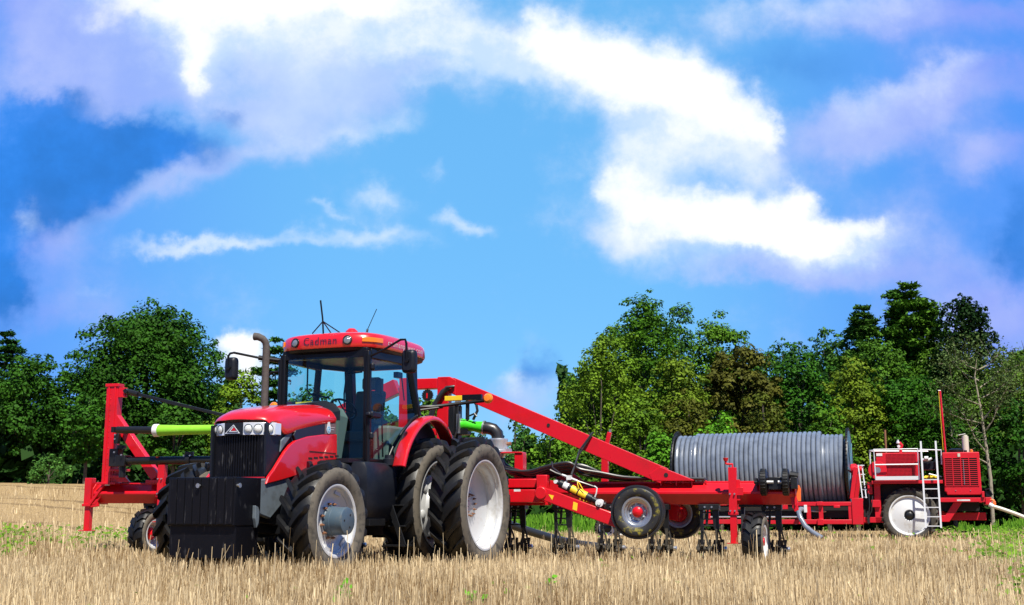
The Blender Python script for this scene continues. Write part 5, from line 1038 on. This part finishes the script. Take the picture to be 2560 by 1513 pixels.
up = MB(); up.b2((-6.6, .2, .78), (-2.1, 2.4, 1.15)); up.build('under_tray', M['dark'], HM); mb = MB(); mb.tube([(-6.7, .02, .80), (-3.6, .02, .80)], .035, 8); mb.tube([(-3.5, .1, 1.0), (-3.0, .1, .98), (-2.6, .4, 1.0)], .03, 8); mb.build('guide_shaft', M['steel'], HM)
oh = MB(); oh.tube([(-3.55, -.05, 1.05), (-3.62, -.2, 1.06), (-3.68, -.32, .98), (-3.62, -.42, .78), (-3.45, -.55, .5), (-3.2, -.68, .30), (-2.9, -.8, .12)], .085, 14); oh.build('outlet_hose', M['ghose'], HM); mb = MB(); mb.b2((-3.52, -.16, .95), (-3.42, -.04, 1.2)); mb.build('hose_guide', M['white'], HM, .01)
# wheels
def m_wheel(x, y, Rr, hw, rr, s=1):
    w_ = MB(); w_.lathe([(rr - .03, -.04), (rr - .08, -.035), (.2, .0), (.185, .01), (.17, .0), (.17, -.02), (0, -.02)], (0, 0, 0), (0, 1, 0), 60); o = w_.build('wheel', M['white'], HM, angle=40); o.location = (x, y, Rr - .04); o.rotation_euler = (0, 0, pi if s > 0 else 0)
    # outer face must look towards the camera (local -y of the machine)
    make_tyre(Rr, hw, rr, 26, .28, .055, .045, parent=o, bulge=.02, mats=[M['mudtyre'], M['mudtyre']]); rim_barrel(rr - .012, hw, M['white'], o)
    d = MB(); d.lathe([(rr - .055, hw * .62), (rr - .1, hw * .70), (.21, hw * .78), (.19, hw * .80), (.17, hw * .76), (.165, hw * .70)], (0, 0, 0), (0, 1, 0), 60); d.build('wheel_disc', M['white'], o)
    k_ = MB(); k_.lathe([(.168, hw * .7), (.12, hw * .72), (.10, hw * .82), (.05, hw * .9), (0, hw * .9)], (0, 0, 0), (0, 1, 0), 30)
    for i in range(12):
        a = 2 * pi * i / 12; k_.b2((.145 * cos(a) - .014, hw * .7, .145 * sin(a) - .014), (.145 * cos(a) + .014, hw * .86, .145 * sin(a) + .014))
    k_.lathe([(0, 0), (.03, 0), (.03, .02), (0, .02)], (-(rr - .15), hw * .68, -.16), (0, 1, 0), 12); k_.build('hub', M['black'], o)
M['mudtyre'] = mat('dusty lugged tyre', (.035, .032, .028), .75, 0, (.085, .07, .05), 9, (.4, .75), bump=.2)
m_wheel(-.17, .24, .90, .22, .64); m_wheel(-.17, 2.4, .90, .22, .64); 
m_wheel(-10.40, .3, .46, .14, .28); m_wheel(-10.40, 2.3, .46, .14, .28)
# chassis under the platform, engine beam
cb_ = MB(); cb_.b2((-1.3, -.1, 1.88), (.92, 2.6, 1.985)); cb_.b2((.78, -.06, 1.28), (2.22, .10, 1.42)); cb_.b2((.78, 2.3, 1.28), (2.22, 2.46, 1.42)); cb_.b2((2.18, -.09, 1.20), (2.36, 2.4, 1.43)); cb_.b2((2.08, -.12, 1.42), (2.16, -.02, 1.62))
cb_.prism([(.80, .65), (1.05, .65), (1.48, 1.28), (1.22, 1.28), (.94, .86), (.80, .86)], (0, .12, 0), (1, 0, 0), (0, 0, 1), (0, .14, 0)); cb_.b2((-1.35, .02, 1.12), (-1.08, .2, 1.36)); cb_.b2((-1.25, .1, .62), (-1.05, .3, 1.9)); cb_.b2((-1.45, .05, 1.55), (-1.3, .2, 1.95)); cb_.b2((-1.62, .1, .62), (-1.0, .3, .80)); cb_.b2((-1.3, .7, .9), (.9, 1.9, 1.5)); cb_.b2((-1.7, .9, .7), (2.2, 1.6, .95)); cb_.b2((-.25, .4, .75), (-.08, 2.4, .95)); cb_.build('chassis', DR, HM, .012)
dk = MB(); dk.b2((-1.05, .32, 1.0), (2.0, 2.2, 1.86)); dk.b2((-1.62, .3, .75), (-1.25, .9, 1.9)); dk.b2((.95, .15, 1.425), (2.1, 2.2, 1.50)); dk.build('drive_train', M['dark'], HM)
mb = MB(); mb.tube([(-1.45, .0, .9), (-1.40, -.03, 1.2), (-1.42, 0, 1.6)], .02, 6); mb.tube([(-1.52, .05, .7), (-1.35, .0, 1.0), (-1.3, .05, 1.5)], .02, 6); mb.tube([(-1.55, 0, 1.8), (-1.45, -.05, 1.9), (-1.3, 0, 1.8)], .02, 6); mb.b2((-1.5, .0, .6), (-1.42, .06, 1.0)); mb.build('hydraulic_hose', M['hose'], HM)
sw = MB()
for x in (-1.62, -1.50): sw.bar((x - .10, .18, 2.52), (x, .0, 1.42), .035, .035, (0, 1, 0))
for z in (2.50, 2.2, 1.95, 1.7, 1.45): sw.bar((-1.68 + (2.5 - z) * .08, .12, z), (-1.52 + (2.5 - z) * .04, .12, z), .03, .03)
sw.build('small_ladder', M['galv'], HM)
# radiator / tank box with mesh behind the railing
bx = MB(); bx.b2((-1.14, .1, 2.0), (.22, .85, 2.90)); bx.build('cooler_box', DR, HM, .02)
mx = MB(); mx.b2((-.80, .09, 2.12), (.12, .1, 2.86))
MXo = mx.build('mesh_panel', M['mesh'], HM); g_ = MB()
for i in range(24): x = -.80 + .92 * i / 23; g_.b2((x - .006, .078, 2.12), (x + .006, .09, 2.86))
for i in range(18): z = 2.12 + .74 * i / 17; g_.b2((-.80, .076, z - .006), (.12, .088, z + .006))
g_.build('mesh_wires', DR, MXo)
rl = MB(); rl.lathe([(.10, -.06), (.29, -.06), (.30, -.03), (.30, .0), (.12, .0), (.12, .14), (.30, .14), (.30, .2), (.1, .2)], (-1.10, .0, 2.33), (0, 1, 0), 36); RLo = rl.build('cable_reel', DR, HM, angle=40); mb = MB(); mb.lathe([(0, -.04), (.11, -.04), (.11, .0), (0, .0)], (-1.10, -.02, 2.33), (0, 1, 0), 16); mb.build('reel_hub', M['steel'], RLo)
ra = MB(); r_ = .024
def rail(*p): ra.tube(p, r_, 6)
rail((-1.16, -.2, 2.0), (-1.18, -.2, 3.0), (.20, -.2, 3.0), (.20, -.2, 2.02)); rail((-1.17, -.2, 2.5), (.20, -.2, 2.5)); rail((-1.18, -.2, 2.98), (-1.36, .8, 3.02), (-1.36, .8, 2.3)); rail((.20, -.18, 2.98), (.92, .3, 2.97), (.92, .3, 2.5)); rail((-1.36, .8, 3.0), (.5, 1.6, 3.0)); ra.b2((-1.15, -.22, 2.0), (.22, -.17, 2.12)); ra.build('railing', M['galv'], HM)
mb = MB(); mb.b2((-1.12, .085, 2.80), (-.93, .098, 2.89)); mb.build('sticker', M['white'], bpy.data.objects['cooler_box'])
la = MB()
for x0, x1 in ((.31, .33), (.77, .79)): la.bar((x0, -.28, 3.24), (x1, -.52, .46), .055, .04, (0, 1, 0))
for i in range(6):
    z = .52 + i * .295; t = (z - .46) / 2.78; y = -.52 + .24 * t; la.bar((.33 - .02 * t, y, z), (.79 - .02 * t, y, z), .035, .03)
la.build('ladder', M['galv'], HM)
pt = MB(); pt.b2((.22, .0, 1.99), (.95, 1.6, 2.03)); pt.build('platform', M['black'], HM)
yb = empty('strap_bundle', HMX @ Vector((.55, .1, 2.03)), label='bright yellow strap bundle lying on the red platform behind the ladder', cat='straps'); mb = MB()
for i in range(5): mb.tube([(-.22 + .06 * i, .0, .03), (-.15 + .08 * i, .03 * (-1) ** i, .08 + .015 * (i % 2)), (.0 + .05 * i, .0, .04)], .035, 7)
mb.build('straps', M['yellow'], yb)
pp = MB(); pp.b2((.3, .7, 2.35), (.8, 1.2, 2.62)); pp.tube([(.75, .6, 2.3), (.7, .5, 2.6), (.8, .55, 2.75)], .04, 8); pp.tube([(.6, .4, 2.5), (.72, .4, 2.65), (.9, .45, 2.55)], .02, 6); pp.build('pump', M['plastic'], HM, .02)
mb = MB(); mb.tube([(.3, .6, 2.68), (.5, .58, 2.66), (.62, .58, 2.72)], .045, 10); mb.lathe([(0, -.06), (.07, -.06), (.07, .06), (0, .06)], (.45, .55, 2.72), (1, 0, 0), 12); mb.tube([(.5, .3, 2.2), (.9, .3, 2.1)], .025, 6); mb.build('pump_fitting', M['white'], HM)
sg = MB(); sg.tube([(-.35, .4, 2.9), (-.35, .4, 3.05), (-.30, .4, 3.15), (-.38, .4, 3.25)], .05, 8); sg.build('filler_pipe', DR, HM); mb = MB(); mb.lathe([(0, 0), (.06, 0), (.06, .05), (.03, .06), (.03, .12), (0, .12)], (-.42, .38, 3.22), (0, 0, 1), 12); mb.lathe([(0, -.03), (.05, -.03), (.05, .03), (0, .03)], (-.40, .36, 3.12), (0, 1, 0), 12); mb.build('gauge', M['white'], HM)
pm = MB(); pm.tube([(-.86, 1.5, 2.0), (-.86, 1.5, 3.75)], .035, 8); pm.build('pole', M['rust'], HM)
# engine housing
en = MB(); en.prism([(.95, 2.88), (2.08, 2.88), (2.09, 1.62), (2.08, 1.51), (1.03, 1.51), (1.02, 1.60), (.96, 1.62)], (0, .0, 0), (1, 0, 0), (0, 0, 1), (0, 2.1, 0)); EN = en.build('engine_housing', DR, HM, .025)
eg = MB(); eg.b2((1.01, -.003, 1.80), (2.0, .02, 2.70)); eg.build('grille', M['dark'], EN)
eb = MB()
for i in range(15): z = 1.80 + .9 * i / 14; eb.b2((1.0, -.018, z - .010), (2.01, .004, z + .010))
for x in (1.0, 1.25, 1.5, 1.75, 2.01): eb.b2((x - .014, -.022, 1.79), (x + .014, .003, 2.71))
eb.build('grille_bars', DR, EN)
mb = MB(); mb.b2((1.42, -.03, 2.73), (1.50, -.001, 2.84)); mb.build('sticker', M['cream'], EN); mb = MB(); mb.b2((1.575, -.034, 1.84), (1.59, -.02, 2.64)); mb.build('latch_bar', M['steel'], EN)
mb = MB(); mb.lathe([(0, 0), (.015, 0), (.015, .02), (0, .02)], (1.3, -.001, 1.65), (0, -1, 0), 8); mb.lathe([(0, 0), (.015, 0), (.015, .02), (0, .02)], (1.75, -.001, 1.65), (0, -1, 0), 8); mb.build('latch', M['steel'], EN)
es = MB(); es.tube([(1.69, .5, 2.88), (1.69, .5, 3.42)], .105, 18); es.tube([(1.69, .5, 3.42), (1.69, .5, 3.46)], .075, 14); es.build('exhaust_stack', M['cream'], HM); mb = MB(); mb.box((1.60, .5, 3.48), (.22, .17, .02), np.array(Matrix.Rotation(R(-10), 3, 'Y'))); mb.build('rain_cap', M['white'], HM)
mb = MB(); mb.lathe([(0, 2.88), (.2, 2.88), (.22, 2.93), (.22, 2.99), (.15, 3.02), (0, 3.02)], (1.38, .5, 0), (0, 0, 1), 24); mb.b2((.98, .1, 2.88), (1.04, .2, 2.96)); mb.b2((1.62, .2, 2.88), (1.72, .3, 2.95)); mb.build('air_cleaner', M['black'], HM)
mb = MB(); mb.lathe([(0, 2.88), (.05, 2.88), (.05, 2.97), (0, 2.99)], (1.86, .4, 0), (0, 0, 1), 14); mb.build('beacon', M['amber'], HM)
mb = MB(); mb.tube([(1.06, .3, 2.88), (1.0, .3, 4.92)], .03, 8); mb.build('antenna_mast', M['red'], HM); mb = MB(); mb.tube([(.99, .28, 2.9), (.955, .28, 4.9)], .008, 5); mb.build('guy_wire', M['yellow'], HM); mb = MB(); mb.tube([(.94, .29, 4.93), (1.02, .3, 4.93)], .016, 6); mb.build('mast_tip', M['white'], HM)
mb = MB(); mb.b2((1.32, -.064, 1.315), (1.72, -.0605, 1.365)); mb.build('sticker', M['white'], bpy.data.objects['chassis.001'] if 'chassis.001' in bpy.data.objects else HM)
hc = MB(); hc.tube([(2.3, -.05, 1.36), (2.42, -.08, 1.33), (2.46, -.1, 1.2)], .04, 8); hc.b2((2.40, -.14, 1.13), (2.48, -.04, 1.30)); hc.build('hose_coupling', M['orange'], HM, .01); mb = MB(); mb.lathe([(0, -.07), (.07, -.07), (.07, .07), (0, .07)], (2.34, -.12, 1.17), (.8, 0, -.5), 14); mb.build('coupling_end', M['white'], HM); mb = MB(); mb.b2((2.2, -.05, 1.45), (2.38, .15, 1.62)); mb.tube([(2.2, -.05, 1.66), (2.3, -.1, 1.7), (2.4, -.05, 1.5)], .025, 6); mb.build('control_valve', M['plastic'], HM, .01)
Wm = lambda p: tuple(HMX @ Vector(p))
hose_obj('supply_hose', [Wm((2.40, -.1, 1.14)), Wm((2.7, -.12, 1.04)), Wm((3.2, -.2, .84)), Wm((3.9, -.3, .52)), Wm((4.6, -.35, .2)), Wm((5.6, -.4, .1))], .06, M['cream'], 'pale grey supply hose sagging from the trailer hitch to the right', 'hose')
